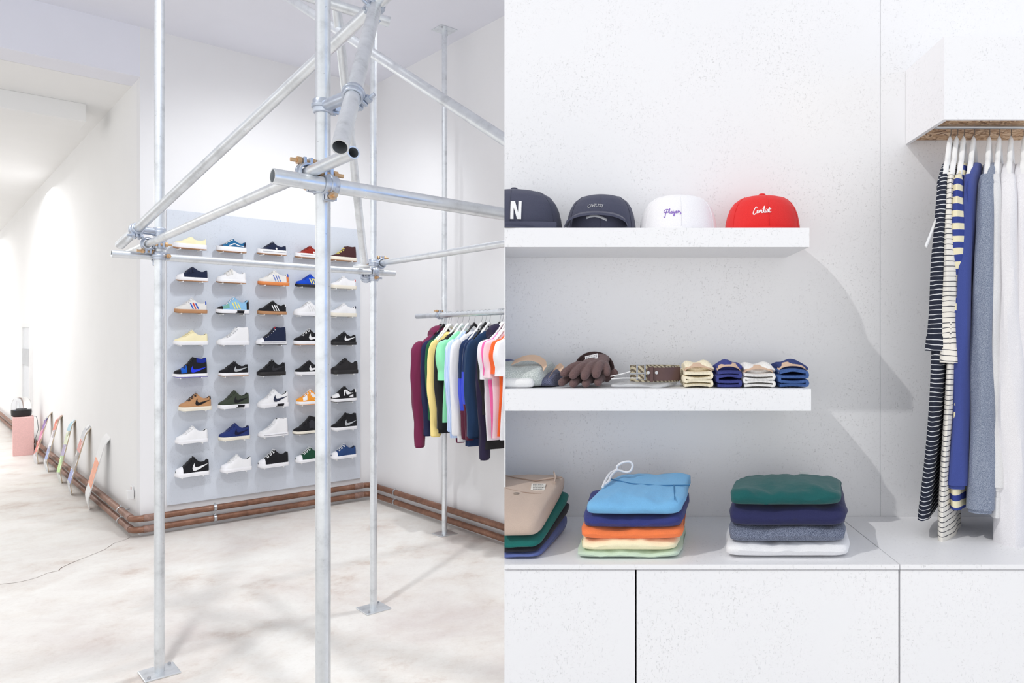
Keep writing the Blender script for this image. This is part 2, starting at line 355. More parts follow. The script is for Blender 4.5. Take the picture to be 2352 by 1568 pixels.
# copper pipes
def pipe_run(z, off, r, cup_px):
    t = thing('heating_pipe', ('upper' if z > .1 else 'lower')+' copper heating pipe running along the foot of the walls', 'pipe', C1-UP*0+SN*off)
    o1 = C1+SN*off+LN*off+UP*z; o2 = C2+SN*off-AX*off+UP*z
    def bend(c, din, dout, rad=.07, n=6):
        pts = []
        a = c-din*rad; b = c+dout*rad
        for i in range(n+1):
            s = i/n; pts.append((a*(1-s)+c*s)*(1-s)+(c*(1-s)+b*s)*s)
        return pts
    pts = [o1+BX*16.0, o1+BX*10]+[o1+BX*k for k in (6, 3, 1)]+bend(o1, -BX, AX)+[lerp(o1, o2, k) for k in (.25, .5, .75)]+bend(o2, AX, -BX)+[o2-BX*k for k in (1, 2.5, 4.5)]
    obj('pipe', MB().tube(pts, r, 14), M_COPPER, t)
    for wpt in [lerp(o1, o2, .30), o1+BX*.45, o2-BX*.52]:
        ax = AX if (wpt-o1).dot(AX) > .05 and (o2-wpt).dot(AX) > .05 else BX
        mb = MB().tube([wpt-ax*.011, wpt+ax*.011], r+.004, 16)
        back = -SN if ax == AX else (AX if (wpt-o1).dot(AX) < .2 else AX)
        mb.tube([wpt+back*.0, wpt+back*(off-.001)], .006, 8)
        mb.tube([wpt+UP*(r+.002), wpt+UP*(r+.016)], .006, 8)
        obj('pipe_clip', mb, M_WIRE, t, label='steel pipe clip')
    for c_, a_ in ((o1, 1), (o2, 1)):
        for dd in ((BX if c_ is o1 else -AX), (AX if c_ is o1 else -BX)):
            obj('pipe_joint', MB().tube([c_+dd*.07, c_+dd*.16], r+.003, 14), plain((150, 120, 108), .6, .2, 'tarnished_joint', .3, 40), t, label='tarnished pipe joint')
pipe_run(.150, .062, .0255, 0); pipe_run(.062, .062, .0255, 0)
# wall socket
q = on_wall(C1, BX, 307, 1130)
t = thing('wall_socket', 'white wall socket with a plugged adapter above the pipes', 'socket', q+LN*.004)
obj('socket_plate', MB().obox(q+LN*.006+BX*.03, BX*.042, LN*.0055, UP*.05), M_WHITE, t, smooth=False, bevel=.002)
obj('plug', MB().obox(q+LN*.03-BX*.02-UP*.012, BX*.03, LN*.024, UP*.035), M_WHITE, t, smooth=False, bevel=.004)
obj('indicator_strip', MB().obox(q+LN*.0125+BX*.035, BX*.006, LN*.001, UP*.04), plain((190, 70, 60), .4), t, smooth=False, label='red indicator strip')
# crack in the floor
cr = [floor_pt(x, y, .0006) for x, y in ((-40, 1345), (10, 1340), (45, 1336), (85, 1326), (110, 1315), (135, 1310), (143, 1302), (165, 1292), (190, 1282), (215, 1272), (240, 1262), (262, 1247), (290, 1238), (300, 1232))]
mb = MB()
for a, b in zip(cr, cr[1:]):
    mid = (a+b)/2+Vector((0, random.uniform(-.012, .012), 0))
    for u_, v_ in ((a, mid), (mid, b)):
        d = (v_-u_); n_ = Vector((-d.y, d.x, 0)).normalized()*random.uniform(.002, .0045)
        mb.add([u_-n_*.7, v_-n_, v_+n_, u_+n_*.7], [(0, 1, 2, 3)])
tag(obj('floor_crack', mb, plain((120, 104, 96), .9), smooth=False), 'thin jagged crack running across the pale concrete floor', 'crack')
# ------------------------------------------------------------------ scaffold
R0 = .0212
P1 = floor_pt(366, 1545); P3 = floor_pt(858, 1398)
k2 = (742-CX)/F
def meet(P0, d, px): y = depth_on(P0, d, px); return Vector(((px-CX)/F*y, y, 0))
P2 = meet(P1, -BX, 742); P4 = floor_pt(1021, 1226)
TUBES = {}
def stube(key, a, b, label, cat='tube', name='scaffold_tube', r=R0, group=None):
    t = tag(obj(name, MB().pipe(a, b, r), M_GALV), label, cat, group)
    TUBES[key] = (Vector(a), Vector(b)); return t
def plate(parent, c, flip=1, hs=.075, bolt=True):
    mb = MB(); mb.obox(c+UP*.004*flip, AX*hs, BX*hs, UP*.004); pl = obj('base_plate', mb, M_GALV, parent, smooth=False, bevel=.003)
    if bolt:
        for s1, s2 in ((-1, -1), (1, 1)):
            b = c+AX*hs*.72*s1+BX*hs*.72*s2
            obj('anchor_bolt', MB().tube([b+UP*.008*flip, b+UP*.017*flip], .007, 6), M_WIRE, pl)
    return pl
def post(key, p, z1, label, top=False):
    t = thing('scaffold_post', label, 'post', p)
    obj('post_tube', MB().pipe(p+UP*.008, p+UP*(z1-(.008 if top else 0)), R0), M_GALV, t)
    plate(t, p)
    if top: plate(t, p+UP*z1, -1)
    TUBES[key] = (p+UP*.01, p+UP*z1)
post('p1', P1, CEIL, 'slim galvanised scaffold post at left, standing before the white corner')
post('p2', P2, 3.6, 'nearest thick galvanised scaffold post, in front of the shoe display')
post('p3', P3, CEIL, 'scaffold post standing before the inner corner, right of the shoes')
post('p4', P4, CEIL, 'rear post with ceiling plate that carries the clothes rail', top=True)
def zl(P0, d, off, px): return depth_on(P0+off, d, px)
def ab(key, P0, d, off, p, q, label, r=R0):
    a = P(p[0], p[1], zl(P0, d, off, p[0])); b = P(q[0], q[1], zl(P0, d, off, q[0]))
    return stube(key, a, b, label, r=r)
o_n = SN*.047; o_f = -SN*.047
ab('b1', P2, AX, SN*.047, (626, 404), (1300, 515), 'galvanised tube with open end crossing before the nearest post')
ab('b2', P1, BX, -AX*.047, (296, 580), (812, 350), 'long horizontal tube joining the left post to the nearest post', .0165)
ab('b3', P1, AX, -SN*.047, (256, 582), (906, 628), 'low horizontal tube running in front of the top sneaker row', .0175)
ab('b4', P3, BX, AX*.047, (816, 614), (1250, 545), 'horizontal tube running right from the post at the inner corner', .0175)
_a = P(368, 476, zl(P1, BX, -AX*.047, 368)); _b = P(870, 6, 2.50); _d = _b-_a
_q = lambda k: _a+_d*k
stube('d1', _q(-.255), _q(1.10), 'long diagonal brace rising from lower left behind the nearest post')
stube('d2', P(781, 338, 1.78), P(884, -70, 2.80), 'steep tube with dark open end pointing at the viewer')
stube('d3', P(768, -30, 3.2), P(837, 603, 4.19), 'thin steep brace leaning down to the inner corner post')
stube('d4', P(600, -46, 3.9), P(1290, 407, 2.32), 'diagonal brace falling to the right edge behind the rack post')
stube('d5', P(640, -30, 2.75), P(894, 51, 2.95), 'short end of a tube at the top, below the ceiling')
def closest(k1, k2):
    a, b = TUBES[k1]; c, d = TUBES[k2]; u = (b-a).normalized(); v = (d-c).normalized(); w = a-c
    B = u.dot(v); den = 1-B*B; D = u.dot(w); E = v.dot(w)
    s = (B*E-D)/den; t = (E-B*D)/den
    return a+u*s, u, c+v*t, v
def clamp(parent, p, ax, to, mat=M_CLAMP, bmat=M_BRASS, flip=1):
    side = (to-to.dot(ax)*ax); side = side.normalized() if side.length > 1e-4 else ax.orthogonal().normalized()
    tn = ax.cross(side).normalized()*flip
    hw = .020; ro = R0+.007; ri = R0+.0006; seg = 22
    def ring(c, r): return [c+(side*math.cos(2*PI*k/seg)+tn*math.sin(2*PI*k/seg))*r for k in range(seg)]
    mb = MB(); mb.loft([ring(p-ax*hw, ri), ring(p-ax*hw, ro-.002), ring(p-ax*hw*.8, ro), ring(p+ax*hw*.8, ro), ring(p+ax*hw, ro-.002), ring(p+ax*hw, ri)], True, False)
    mb.loft([ring(p-ax*.006, ro-.001), ring(p-ax*.005, ro+.004), ring(p+ax*.005, ro+.004), ring(p+ax*.006, ro-.001)], True, False)
    # lugs
    l0 = p-side*(R0+.004)+tn*.010
    for s in (-1, 1):
        mb.obox(p+tn*(R0+.010)+side*.009*s*1.0-side*0, tn*.012, side*.0045, ax*hw*.8)
    c = obj('clamp', mb, mat, parent, bevel=.0015, sharp=40)
    bm_ = MB(); q = p+tn*(R0+.012)
    bm_.tube([q-side*.022, q+side*.045], .0058, 10); bm_.tube([q+side*.016, q+side*.028], .0115, 6); bm_.tube([q-side*.024, q-side*.016], .0105, 6)
    obj('bolt', bm_, bmat, c, label='brass coloured bolt' if bmat is M_BRASS else None)
def coupler(k1, k2, label, brass=True, f1=1, f2=1, at=None):
    p, u, q, v = closest(k1, k2)
    if at is not None:                                  # fixed height on the first tube, nearest point of the second
        a, b = TUBES[k1]; zt = EYE-(at-CY)/F*a.y; p = a+u*((zt-a.z)/u.z); c_ = TUBES[k2][0]; q = c_+v*((p.z-c_.z)/v.z)
    m = (p+q)/2
    t = thing('scaffold_coupler', label, 'coupler', m)
    bmat = M_BRASS if brass else M_CLAMP
    clamp(t, p, u, (p-q), bmat=bmat, flip=f1); clamp(t, q, v, (q-p), bmat=bmat, flip=f2)
    d = (q-p); L = d.length; dn = d.normalized() if L > 1e-4 else UP
    if L > 2*R0: obj('swivel_plate', MB().tube([p+dn*(R0+.002), q-dn*(R0+.002)], .017, 12), M_CLAMP, t)
coupler('p1', 'd1', 'swivel coupler fixing the diagonal brace to the left post', False)
coupler('p1', 'b2', 'coupler with brass bolts on left post, under the long horizontal tube', True, -1, 1)
coupler('p1', 'b3', 'coupler gripping the low horizontal tube at the left post', True, 1, -1)
coupler('p2', 'd2', 'large blue-grey swivel coupler high on the nearest post', False, -1, 1, at=245)
coupler('p2', 'b1', 'coupler holding the open-ended tube on the nearest post', True, 1, 1)
coupler('p2', 'b2', 'coupler left of nearest post where the long horizontal tube crosses', True, -1, -1)
coupler('p3', 'd3', 'coupler tying the thin steep brace to the corner post', False)
coupler('p3', 'b3', 'coupler where low horizontal tube meets the inner corner post', True, 1, 1)
coupler('p3', 'b4', 'coupler at inner corner post for the tube running right', True, -1, 1)
coupler('d1', 'd2', 'dark coupler at the top where two braces cross', False)
# ------------------------------------------------------------------ clothes rack of the left half
RL0 = P4+SN*0-AX*.047
ra = P(958, 726.5, zl(P4, BX, -AX*.047, 958)); rb_ = P(1262, 710.5, zl(P4, BX, -AX*.047, 1262))
stube('rail', ra, rb_, 'horizontal clothes rail of steel tube full of hanging clothes', 'clothes rail', 'clothes_rail')
coupler('p4', 'rail', 'coupler joining the clothes rail to its rear post', True, 1, -1)
def vline(a, b, n): return [lerp(a, b, i/(n-1)) for i in range(n)]
def hanger(parent, c, wd, td, hw, drop, mat, th=.006, hook_h=.07, bulk=.016, nkh=.05):
    """c: point at the rail top; wd: along the hanger; td: thickness direction"""
    mb = MB(); r = .0205
    top = c-UP*hook_h
    pts = [top, c-UP*.028+wd*0]
    pts = [top-UP*.004]+[top+UP*k for k in (.01, .02)]
    for i in range(9):
        a = -PI*.35+PI*1.15*i/8
        pts.append(c+wd*math.cos(a)*(r+.004)*1.0+UP*(math.sin(a)*(r+.004)-.0))
    obj('hook', MB().tube(pts, .0017, 6), M_WIRE, parent, label='wire hook')
    rings = []
    for i in range(-14, 15):
        s = i/14; w_ = abs(s)*hw; nk_ = .05
        dd = (nkh+.004)*min(1, w_/nk_)**1.5 if w_ < nk_ else nkh+.016+drop*1.15*((w_-nk_)/(hw+.02-nk_))**1.25*.96
        if nk_ <= w_ < nk_+.03: dd = lerp(nkh+.004, dd, (w_-nk_)/.03)
        p = top+wd*hw*s-UP*(dd-.004)
        h = lerp(.015, .007, abs(s)); t_ = lerp(bulk*.5, bulk*.6, abs(s))
        rings.append([p+td*t_*math.cos(a)+UP*h*math.sin(a) for a in [2*PI*k/10 for k in range(10)]])
    obj('hanger_arms', MB().loft(rings), mat, parent)
def garment(name, label, cat, c, wd, td, hw, mats, body_len, sleeve_len, hang_mat, drop=.075, thick=.045, lean=0, sleeve_flare=0, hood=False,
            cuff=True, group=None, hook_h=.07, sides=(-1, 1), sleeve_r=(.052, .036), collar=True, seed=0, bulk=.016, blocks=None, hem=True, sleeve_mat=None, roll=False, body_front=0, neck=.05, nkh=.05):
    """mats: body material; everything in world coordinates"""
    rnd = random.Random(seed+11)
    t = thing(name, label, cat, Vector((c.x, c.y, c.z-hook_h-body_len)), 0, group)
    hanger(t, c, wd, td, hw*.90, drop, hang_mat, bulk=bulk, hook_h=hook_h, nkh=nkh)
    top = c-UP*(hook_h+nkh)
    def body(z0, z1, mat, nm, grow=0.0, lab=None):
        rings = []; ns = max(4, int((z1-z0)*45)); seg = 36
        for i in range(ns+1):
            z = lerp(z0, z1, i/ns)                    # distance below the neck
            if z < drop*1.15: w_ = lerp(neck, hw+.012, (z/(drop*1.15))**.8)
            else: w_ = hw+.012+(.012*math.sin(z*4+seed))-.012*min(1, (z-drop)*3)
            tk = thick*(.55+.45*min(1, z/.25))*(1+.1*math.sin(z*7+seed))+grow
            if hem and body_len-z < .045: tk *= .93
            ring = []
            for k in range(seg):
                a = 2*PI*k/seg; ca, sa = math.cos(a), math.sin(a)
                fold = .10*math.sin(5*a+seed*1.7+z*2.2)*min(1, z*3)+.06*math.sin(9*a-seed+z*5)*min(1, z*2)
                x = (abs(ca)**.75)*(1 if ca >= 0 else -1)*(w_+grow); y = sa*tk*(1+fold)
                ring.append(top+wd*x+td*(y+lean*(z/body_len)**1.3+.008*math.sin(z*6+seed+x*7))-UP*z)
            rings.append(ring)
        return obj(nm, MB().loft(rings), mat, t, label=lab)
    bl = blocks or [(0, body_len, mats, None)]
    for i, (z0, z1, m_, lb) in enumerate(bl):
        body(z0*body_len if blocks else z0, z1*body_len if blocks else z1, m_, 'body' if i == 0 else 'colour_panel', .0006*i, lb)
    if hem: body(body_len-.05, body_len+.004, sleeve_mat or mats, 'hem_band', .003)
    sm = sleeve_mat or mats
    for s in sides:
        def sleeve(z0, z1, nm, gr, mat, par, lab=None):
            rings = []; ns = max(4, int((z1-z0)*70)); seg = 26
            for i in range(ns+1):
                z = lerp(z0, z1, i/ns); f_ = z/sleeve_len
                cx_ = hw-.018+sleeve_flare*f_+.022*math.sin(min(1, f_*1.3)*PI)*1.0
                rw = lerp(sleeve_r[0], sleeve_r[1], f_**1.2)+gr; rt = lerp(thick*.62, sleeve_r[1]*.85, f_)+gr
                if f_ < .12: k_ = math.sqrt(max(.02, 1-((.12-f_)/.12)**2)); rw *= k_; rt *= lerp(.5, 1, k_)
                ring = []
                for k in range(seg):
                    a = 2*PI*k/seg; fo = 1+.06*math.sin(4*a+z*9+seed)+.03*math.sin(7*a-z*17+seed*2)+.025*math.sin(z*27+seed+a*2)
                    ring.append(top+wd*s*(cx_+rw*math.cos(a)*fo)+td*(rt*math.sin(a)*fo+lean*(z/body_len)**1.3)-UP*(z+drop*.72))
                rings.append(ring)
            return obj(nm, MB().loft(rings), mat, par, label=lab)
        segs = blocks if blocks else [(0, 1, sm, None)]
        sl = sleeve(0, sleeve_len, 'sleeve', 0, sm if not blocks else blocks[0][2], t)
        if blocks:
            for (z0, z1, m_, lb) in blocks[1:]: 
                if z0*body_len < sleeve_len: sleeve(max(.01, z0*body_len-drop*.6), min(sleeve_len, z1*body_len-drop*.6)+.002, 'sleeve_panel', .0015, m_, sl, lb)
        if cuff and not roll: sleeve(sleeve_len-.06, sleeve_len+.01, 'cuff', -.006, blocks[-1][2] if blocks else sm, sl)
        elif roll: sleeve(sleeve_len-.035, sleeve_len+.004, 'cuff', .0015, sm, sl)
    if hood:
        rings = []
        for i in range(9):
            a = -.2+PI*1.1*i/8
            p = top+wd*(-.01)+UP*(.0)+wd*(-math.cos(a)*.085)+UP*(math.sin(a)*.045-.03)
            r_ = .032+.008*math.sin(a)
            rings.append([p+td*r_*1.3*math.cos(b)+UP*r_*math.sin(b) for b in [2*PI*k/12 for k in range(12)]])
        obj('hood', MB().loft(rings), mats if not blocks else blocks[0][2], t)
    elif collar:
        rings = []
        for i in range(13):
            a = 2*PI*i/12; p = top+wd*math.cos(a)*(neck+.012)+td*math.sin(a)*thick*.75-UP*(.018-.008*math.cos(a))
            rings.append([p+UP*.011*math.cos(b)+td*.006*math.sin(b) for b in [2*PI*k/8 for k in range(8)]])
        obj('collar', MB().loft(rings, caps=False), sm, t)
    return t
HB = plain((28, 28, 30), .35, 0, 'black_hanger', .1); HWt = M_WHITE
def railpt(px):
    y = depth_on(ra, BX, px); k = (y-ra.y)/(rb_.y-ra.y); return lerp(ra, rb_, k)
F_ = fabric
mar = F_((112, 38, 72)); nav = F_((38, 44, 78)); gre = F_((38, 96, 62)); yel = F_((252, 228, 150)); blk = F_((40, 40, 42)); mint = F_((150, 232, 182))
lbl = striped((206, 222, 250), (176, 200, 242), .012, .4, (1, .4, 0)); wht = F_((242, 242, 246)); nv2 = F_((36, 54, 92)); roy = F_((66, 84, 214)); mr2 = F_((96, 42, 62))
dnm = F_((34, 58, 92)); prp = F_((42, 36, 62)); wh2 = F_((235, 236, 240)); pnk = F_((246, 112, 176)); mag = F_((236, 40, 120)); pk2 = F_((244, 214, 224)); org = F_((250, 104, 48)); gry = F_((150, 152, 160))
cb = lambda: [(0, .40, nv2, None), (.40, .68, roy, 'bright blue panel'), (.68, 1, mr2, 'maroon panel')]
cb2 = lambda: [(0, .34, nv2, None), (.34, .62, roy, 'bright blue panel'), (.62, 1, mr2, 'maroon panel')]
RACK = [  # px of hook, name, label, cat, mats, body, sleeve, hanger, kwargs
 (1012, 'hoodie', 'maroon hoodie at the left end of the rail on a black hanger', 'hoodie', mar, .72, .80, HB, dict(hood=True, thick=.06, sleeve_r=(.062, .040), drop=.10)),
 (1019, 'sweatshirt', 'dark navy sweatshirt squeezed between the maroon hoodie and green top', 'sweatshirt', nav, .76, .72, HB, dict(thick=.03, drop=.09)),
 (1030, 'sweatshirt', 'dark green long-sleeved top beside the yellow sweatshirt', 'sweatshirt', gre, .68, .60, HWt, dict(thick=.025)),
 (1035, 'sweatshirt', 'pale yellow sweatshirt with ribbed cuff hanging on the steel rail', 'sweatshirt', yel, .70, .72, HWt, dict(thick=.03, sleeve_r=(.056, .044))),
 (1051, 'jacket', 'black jacket with bent sleeve between yellow sweatshirt and mint tee', 'jacket', blk, .74, .66, HWt, dict(thick=.03, sleeve_r=(.052, .044))),
 (1062, 't_shirt', 'mint green short-sleeved t-shirt on the steel rail', 't-shirt', mint, .66, .22, HWt, dict(thick=.03, cuff=False, hem=False, sleeve_r=(.066, .066))),
 (1076, 'shirt', 'light blue striped button shirt between mint tee and white jacket', 'shirt', lbl, .76, .66, HWt, dict(thick=.032, sleeve_r=(.052, .044))),
 (1089, 'jacket', 'white long-sleeved jacket on a black hanger beside the striped shirt', 'jacket', wht, .78, .68, HB, dict(thick=.034, sleeve_r=(.056, .050))),
 (1106, 'sweatshirt', 'colour-block sweatshirt, first of two in navy, bright blue and maroon', 'sweatshirt', nv2, .80, .70, HWt, dict(thick=.032, blocks=cb())),
 (1115, 'sweatshirt', 'colour-block sweatshirt, right one of two in navy, bright blue and maroon', 'sweatshirt', nv2, .80, .70, HB, dict(thick=.032, blocks=cb2())),
 (1124, 'sweatshirt', 'slate blue sweatshirt with ribbed hem right of the colour-block pair', 'sweatshirt', dnm, .74, .68, HWt, dict(thick=.036, sleeve_r=(.056, .05))),
 (1148, 'hoodie', 'dark purple-navy hoodie whose cuff hangs lowest on the rail', 'hoodie', prp, .76, .82, HB, dict(hood=True, thick=.036, sleeve_r=(.055, .038))),
 (1154, 't_shirt', 'black top between dark hoodie and white tee on the rail', 't-shirt', blk, .80, .38, HWt, dict(thick=.03, cuff=False)),
 (1158, 't_shirt', 'light grey t-shirt left of the pink t-shirt', 't-shirt', wh2, .74, .20, HWt, dict(thick=.026, cuff=False, hem=False, sleeve_r=(.062, .066))),
 (1165, 't_shirt', 'pink t-shirt with pink sleeve near the right end', 't-shirt', pnk, .72, .18, HWt, dict(thick=.022, cuff=False, hem=False, sleeve_r=(.062, .066), blocks=None)),
 (1171, 't_shirt', 'pale rose white t-shirt between the pink and orange ones', 't-shirt', pk2, .72, .19, HWt, dict(thick=.03, cuff=False, hem=False, sleeve_r=(.062, .07))),
 (1185, 't_shirt', 'orange t-shirt at the right end of the visible rail', 't-shirt', org, .70, .17, HWt, dict(thick=.03, cuff=False, hem=False, sleeve_r=(.062, .066))),
 (1197, 't_shirt', 'white t-shirt beyond the orange one, mostly hidden', 't-shirt', wht, .72, .18, HWt, dict(thick=.03, cuff=False, hem=False, sleeve_r=(.062, .066))),
]
for i, (px, nm, lb, ct, mt, bl_, sl_, hm, kw) in enumerate(RACK):
    wd = (AX+BX*random.uniform(-.06, .06)).normalized(); td = Vector((-wd.y, wd.x, 0))
    garment(nm, lb, ct, railpt(px), wd, td, .205 if i == 0 else .155, mt, bl_*1.045, sl_*(1.03 if sl_ > .5 else 1.4), hm, seed=i, group=None, **{**dict(drop=.085, hook_h=.085), **kw})
# drawstrings hanging under the colour-block pair
t0 = P(1080, 1010, 5.35)
# ------------------------------------------------------------------ sneakers
LOW = [(0, .34), (.05, .44), (.14, .50), (.25, .60), (.38, .80), (.48, .97), (.54, 1.0), (.60, .95), (.68, .80), (.78, .72), (.88, .74), (.955, .86), (.985, .84), (1, .70)]
SLIP = [(0, .40), (.05, .52), (.14, .58), (.25, .66), (.38, .84), (.50, 1.0), (.58, .98), (.63, .80), (.72, .76), (.84, .76), (.92, .82), (.975, .92), (1, .74)]
HIGH = [(0, .22), (.05, .30), (.14, .35), (.27, .43), (.40, .58), (.50, .74), (.58, .92), (.64, 1.0), (.72, .97), (.84, .96), (.93, .99), (.965, 1.0), (1, .60)]
MID = [(0, .25), (.05, .33), (.14, .38), (.27, .48), (.40, .66), (.50, .84), (.56, .98), (.62, 1.0), (.72, .93), (.84, .90), (.93, .96), (.965, .97), (1, .60)]
RUN = [(0, .24), (.05, .38), (.14, .46), (.25, .56), (.38, .76), (.46, .95), (.52, 1.0), (.60, .96), (.68, .80), (.78, .72), (.88, .78), (.95, .92), (.98, .88), (1, .66)]
PW = [(0, .030), (.1, .042), (.25, .049), (.4, .046), (.6, .039), (.8, .037), (1, .034)]
def shoe_parts(t, L, Ht, prof, sole_f, up_m, sole_m, gum_m=None, lace_m=None, deco=(), lining=None, toe_m=None, thick_sole=False, nlace=6):
    hs = Ht*sole_f
    def wid(x):
        w_ = interp(PW, x)
        if x < .14: w_ *= math.sqrt(max(0, 1-((.14-x)/.14)**2))*.9+.1*(x/.14)
        if x > .93: w_ *= math.sqrt(max(0, 1-((x-.93)/.075)**2))
        return max(w_, .004)
    spring = lambda x: .008*max(0, (.2-x)/.2)**2*(L/.26)
    collar_x = .60
    def surf(x, tt, off=0.0):
        xx = min(max(x, 0.012), .988)
        wb_ = wid(xx)-.002+off; zs = hs-.004+spring(xx)*.5; h = max(interp(prof, xx)*Ht, zs+.004)+off
        th_ = PI*tt; s_, c_ = math.sin(th_), math.cos(th_)
        ya = wb_*(abs(c_)**.72)*(1 if c_ >= 0 else -1); za = zs+(h-zs)*(s_**.85 if s_ > 0 else 0)
        c = min(1, max(0, (x-collar_x)/.06))*min(1, max(0, (.985-x)/.02)); c = c*c*(3-2*c)
        if c > 0:
            u = tt*14; sgn = 1 if u < 7 else -1; ua = u if u <= 7 else 14-u; wr = wb_*.62
            if ua <= 5.2: yy = lerp(wb_, wr, (ua/5.2)**1.4); zz = lerp(zs, h, (ua/5.2))
            elif ua <= 6: yy = lerp(wr, wr*.72, (ua-5.2)/.8); zz = h-.004*(ua-5.2)/.8
            else: yy = lerp(wr*.72, 0, ua-6); zz = lerp(h-.004, lerp(zs, h, .25), (ua-6)**.6)
            ya = lerp(ya, yy*sgn, c); za = lerp(za, zz, c)
        return Vector((x*L, -ya, za))
    xs = [.012, .02, .035, .06, .09, .13, .17, .21, .25, .29, .33, .37, .41, .45, .49, .52, .55, .58, .60, .62, .64, .66, .69, .72, .76, .80, .84, .88, .91, .94, .96, .975, .985]
    mb = MB(); rings = [[surf(x, k/28) for k in range(29)] for x in xs]
    b0 = len(mb.f); mb.loft(rings, closed=False, caps=False)
    mb.v += []; n = 29
    for i in range(len(xs)-1):
        for k in range(28):
            if xs[i] > .615 and 12 <= k < 16: mb.m[b0+i*28+k] = 1
    for i in (0, len(xs)-1):
        base = i*n; mb.f.append([base+k for k in range(n)]); mb.m.append(0)
    obj('upper', mb, [up_m, lining or plain((70, 72, 78), .9)], t, local=True, sharp=80)
    # sole
    def sole_mesh(z0, z1, grow):
        rings = []
        for x in [0, .008, .02, .04, .07, .11, .16, .25, .35, .45, .55, .65, .75, .85, .92, .95, .975, .99, 1.0]:
            w_ = wid(min(max(x, .004), .996))+.004+grow; za = z0+spring(x)*1.0; zb_ = z1+spring(x)*.6
            if x == 0 or x == 1.0: w_ *= .6
            ring = []; X = (x-.5)*(L+.008)+L/2
            for yy, zz in ((-w_+.003, za), (-w_, za+(zb_-za)*.25), (-w_, zb_-(zb_-za)*.2), (-w_+.002, zb_), (w_-.002, zb_), (w_, zb_-(zb_-za)*.2), (w_, za+(zb_-za)*.25), (w_-.003, za)):
                ring.append(Vector((X, yy, zz)))
            rings.append(ring)
        return MB().loft(rings)
    so = obj('sole', sole_mesh(.004, hs, 0), sole_m, t, local=True, sharp=50)
    obj('outsole', sole_mesh(0, .0045, -.001), gum_m or sole_m, t, local=True, sharp=50)
    # curved shell on the upper
    def shell(nm, x0, x1, t0, t1, m, off=.0016, nx=10, nt=14, lab=None):
        a = [[surf(lerp(x0, x1, i/nx), lerp(t0, t1, k/nt), off) for k in range(nt+1)] for i in range(nx+1)]
        b = [[surf(lerp(x0, x1, i/nx), lerp(t0, t1, k/nt), -.001) for k in range(nt+1)] for i in range(nx+1)]
        mb = MB(); mb.loft([r+r2[::-1] for r, r2 in zip(a, b)], True, True); return obj(nm, mb, m, t, local=True, label=lab, sharp=50)
    def side(poly, nm, m, lab=None, off=.0022):        # polygon (x, height fraction) laid on the visible side
        bm = bmesh.new(); vs = [bm.verts.new((p[0], p[1], 0)) for p in poly]; bm.faces.new(vs)
        bm.normal_update(); bmesh.ops.triangulate(bm, faces=bm.faces[:]); bmesh.ops.subdivide_edges(bm, edges=bm.edges[:], cuts=2, use_grid_fill=True)
        bmesh.ops.triangulate(bm, faces=bm.faces[:])
        mb = MB(); idx = {v: i for i, v in enumerate(bm.verts)}; vv = []
        for v in bm.verts:
            x, z = v.co.x, v.co.y*Ht
            lo, hi = 0.0, .36
            for _ in range(14):
                md = (lo+hi)/2
                if surf(x, md).z < z: lo = md
                else: hi = md
            q = surf(x, lo); vv.append(Vector((q.x, q.y-off, z)))
        mb.add(vv, [[idx[v] for v in f.verts] for f in bm.faces])
        bd = [e_ for e_ in bm.edges if e_.is_boundary]
        base = len(vv); mb.v += [v+Vector((0, off+.002, 0)) for v in vv]
        for e_ in bd: i, j = idx[e_.verts[0]], idx[e_.verts[1]]; mb.f.append([i, j, base+j, base+i]); mb.m.append(0)
        bm.free(); obj(nm, mb, m, t, local=True, label=lab, sharp=60)
    if toe_m: shell('toe_cap', .012, .20, 0, 1, toe_m, lab='pale rubber toe cap')
    if lace_m:
        mb = MB()
        for i in range(nlace):
            x = lerp(.27, .50, i/(nlace-1)); x2 = x+.018
            pts = [surf(lerp(x, x2, k/8) if i % 2 else lerp(x2, x, k/8), lerp(.30, .70, k/8), .0035) for k in range(9)]
            mb.tube(pts, .0032, 6)
        # bow
        c0 = surf(.50, .5, .006)
        for s in (-1, 1):
            mb.tube([c0, c0+Vector((.004, -.014*s, .008)), c0+Vector((.012, -.026*s, .002)), c0+Vector((.004, -.016*s, -.004)), c0], .0022, 6)
        obj('laces', mb, lace_m, t, local=True)
        shell('tongue', .47, .575, .36, .64, up_m, .006, 5, 8)
    for d in deco:
        k = d[0]
        if k == 'swoosh':
            f_ = d[2] if len(d) > 2 else 1.0
            zz = lambda z: lerp(sole_f, 1, z)
            pts = [(.535, zz(.62*f_)), (.485, zz(.40*f_)), (.475, zz(.24*f_)), (.50, zz(.13*f_)), (.56, zz(.12*f_)), (.66, zz(.20*f_)), (.80, zz(.36*f_)), (.965, zz(.56*f_)), (.80, zz(.27*f_+.14*f_)), (.66, zz(.34*f_)), (.585, zz(.30*f_)), (.545, zz(.34*f_)), (.53, zz(.44*f_))]
            pts = [(.545, zz(.66*f_)), (.495, zz(.48*f_)), (.472, zz(.28*f_)), (.50, zz(.12*f_)), (.56, zz(.10*f_)), (.68, zz(.18*f_)), (.82, zz(.34*f_)), (.965, zz(.52*f_)), (.82, zz(.44*f_)), (.68, zz(.36*f_)), (.60, zz(.33*f_)), (.555, zz(.38*f_)), (.54, zz(.50*f_))]
            side(pts, 'side_mark', d[1], 'curved side mark')
        elif k == 'stripes':
            cols = d[1]; w_ = d[2] if len(d) > 2 else .03; x0 = d[3] if len(d) > 3 else .46
            for i, cm in enumerate(cols):
                xb = x0+i*.085
                side([(xb+.06, sole_f+.04), (xb+.06+w_, sole_f+.04), (xb+w_-.025, .76-.04*abs(i-1)), (xb-.025, .76-.04*abs(i-1)-.03)], 'side_stripe', cm, None)
        elif k == 'star':
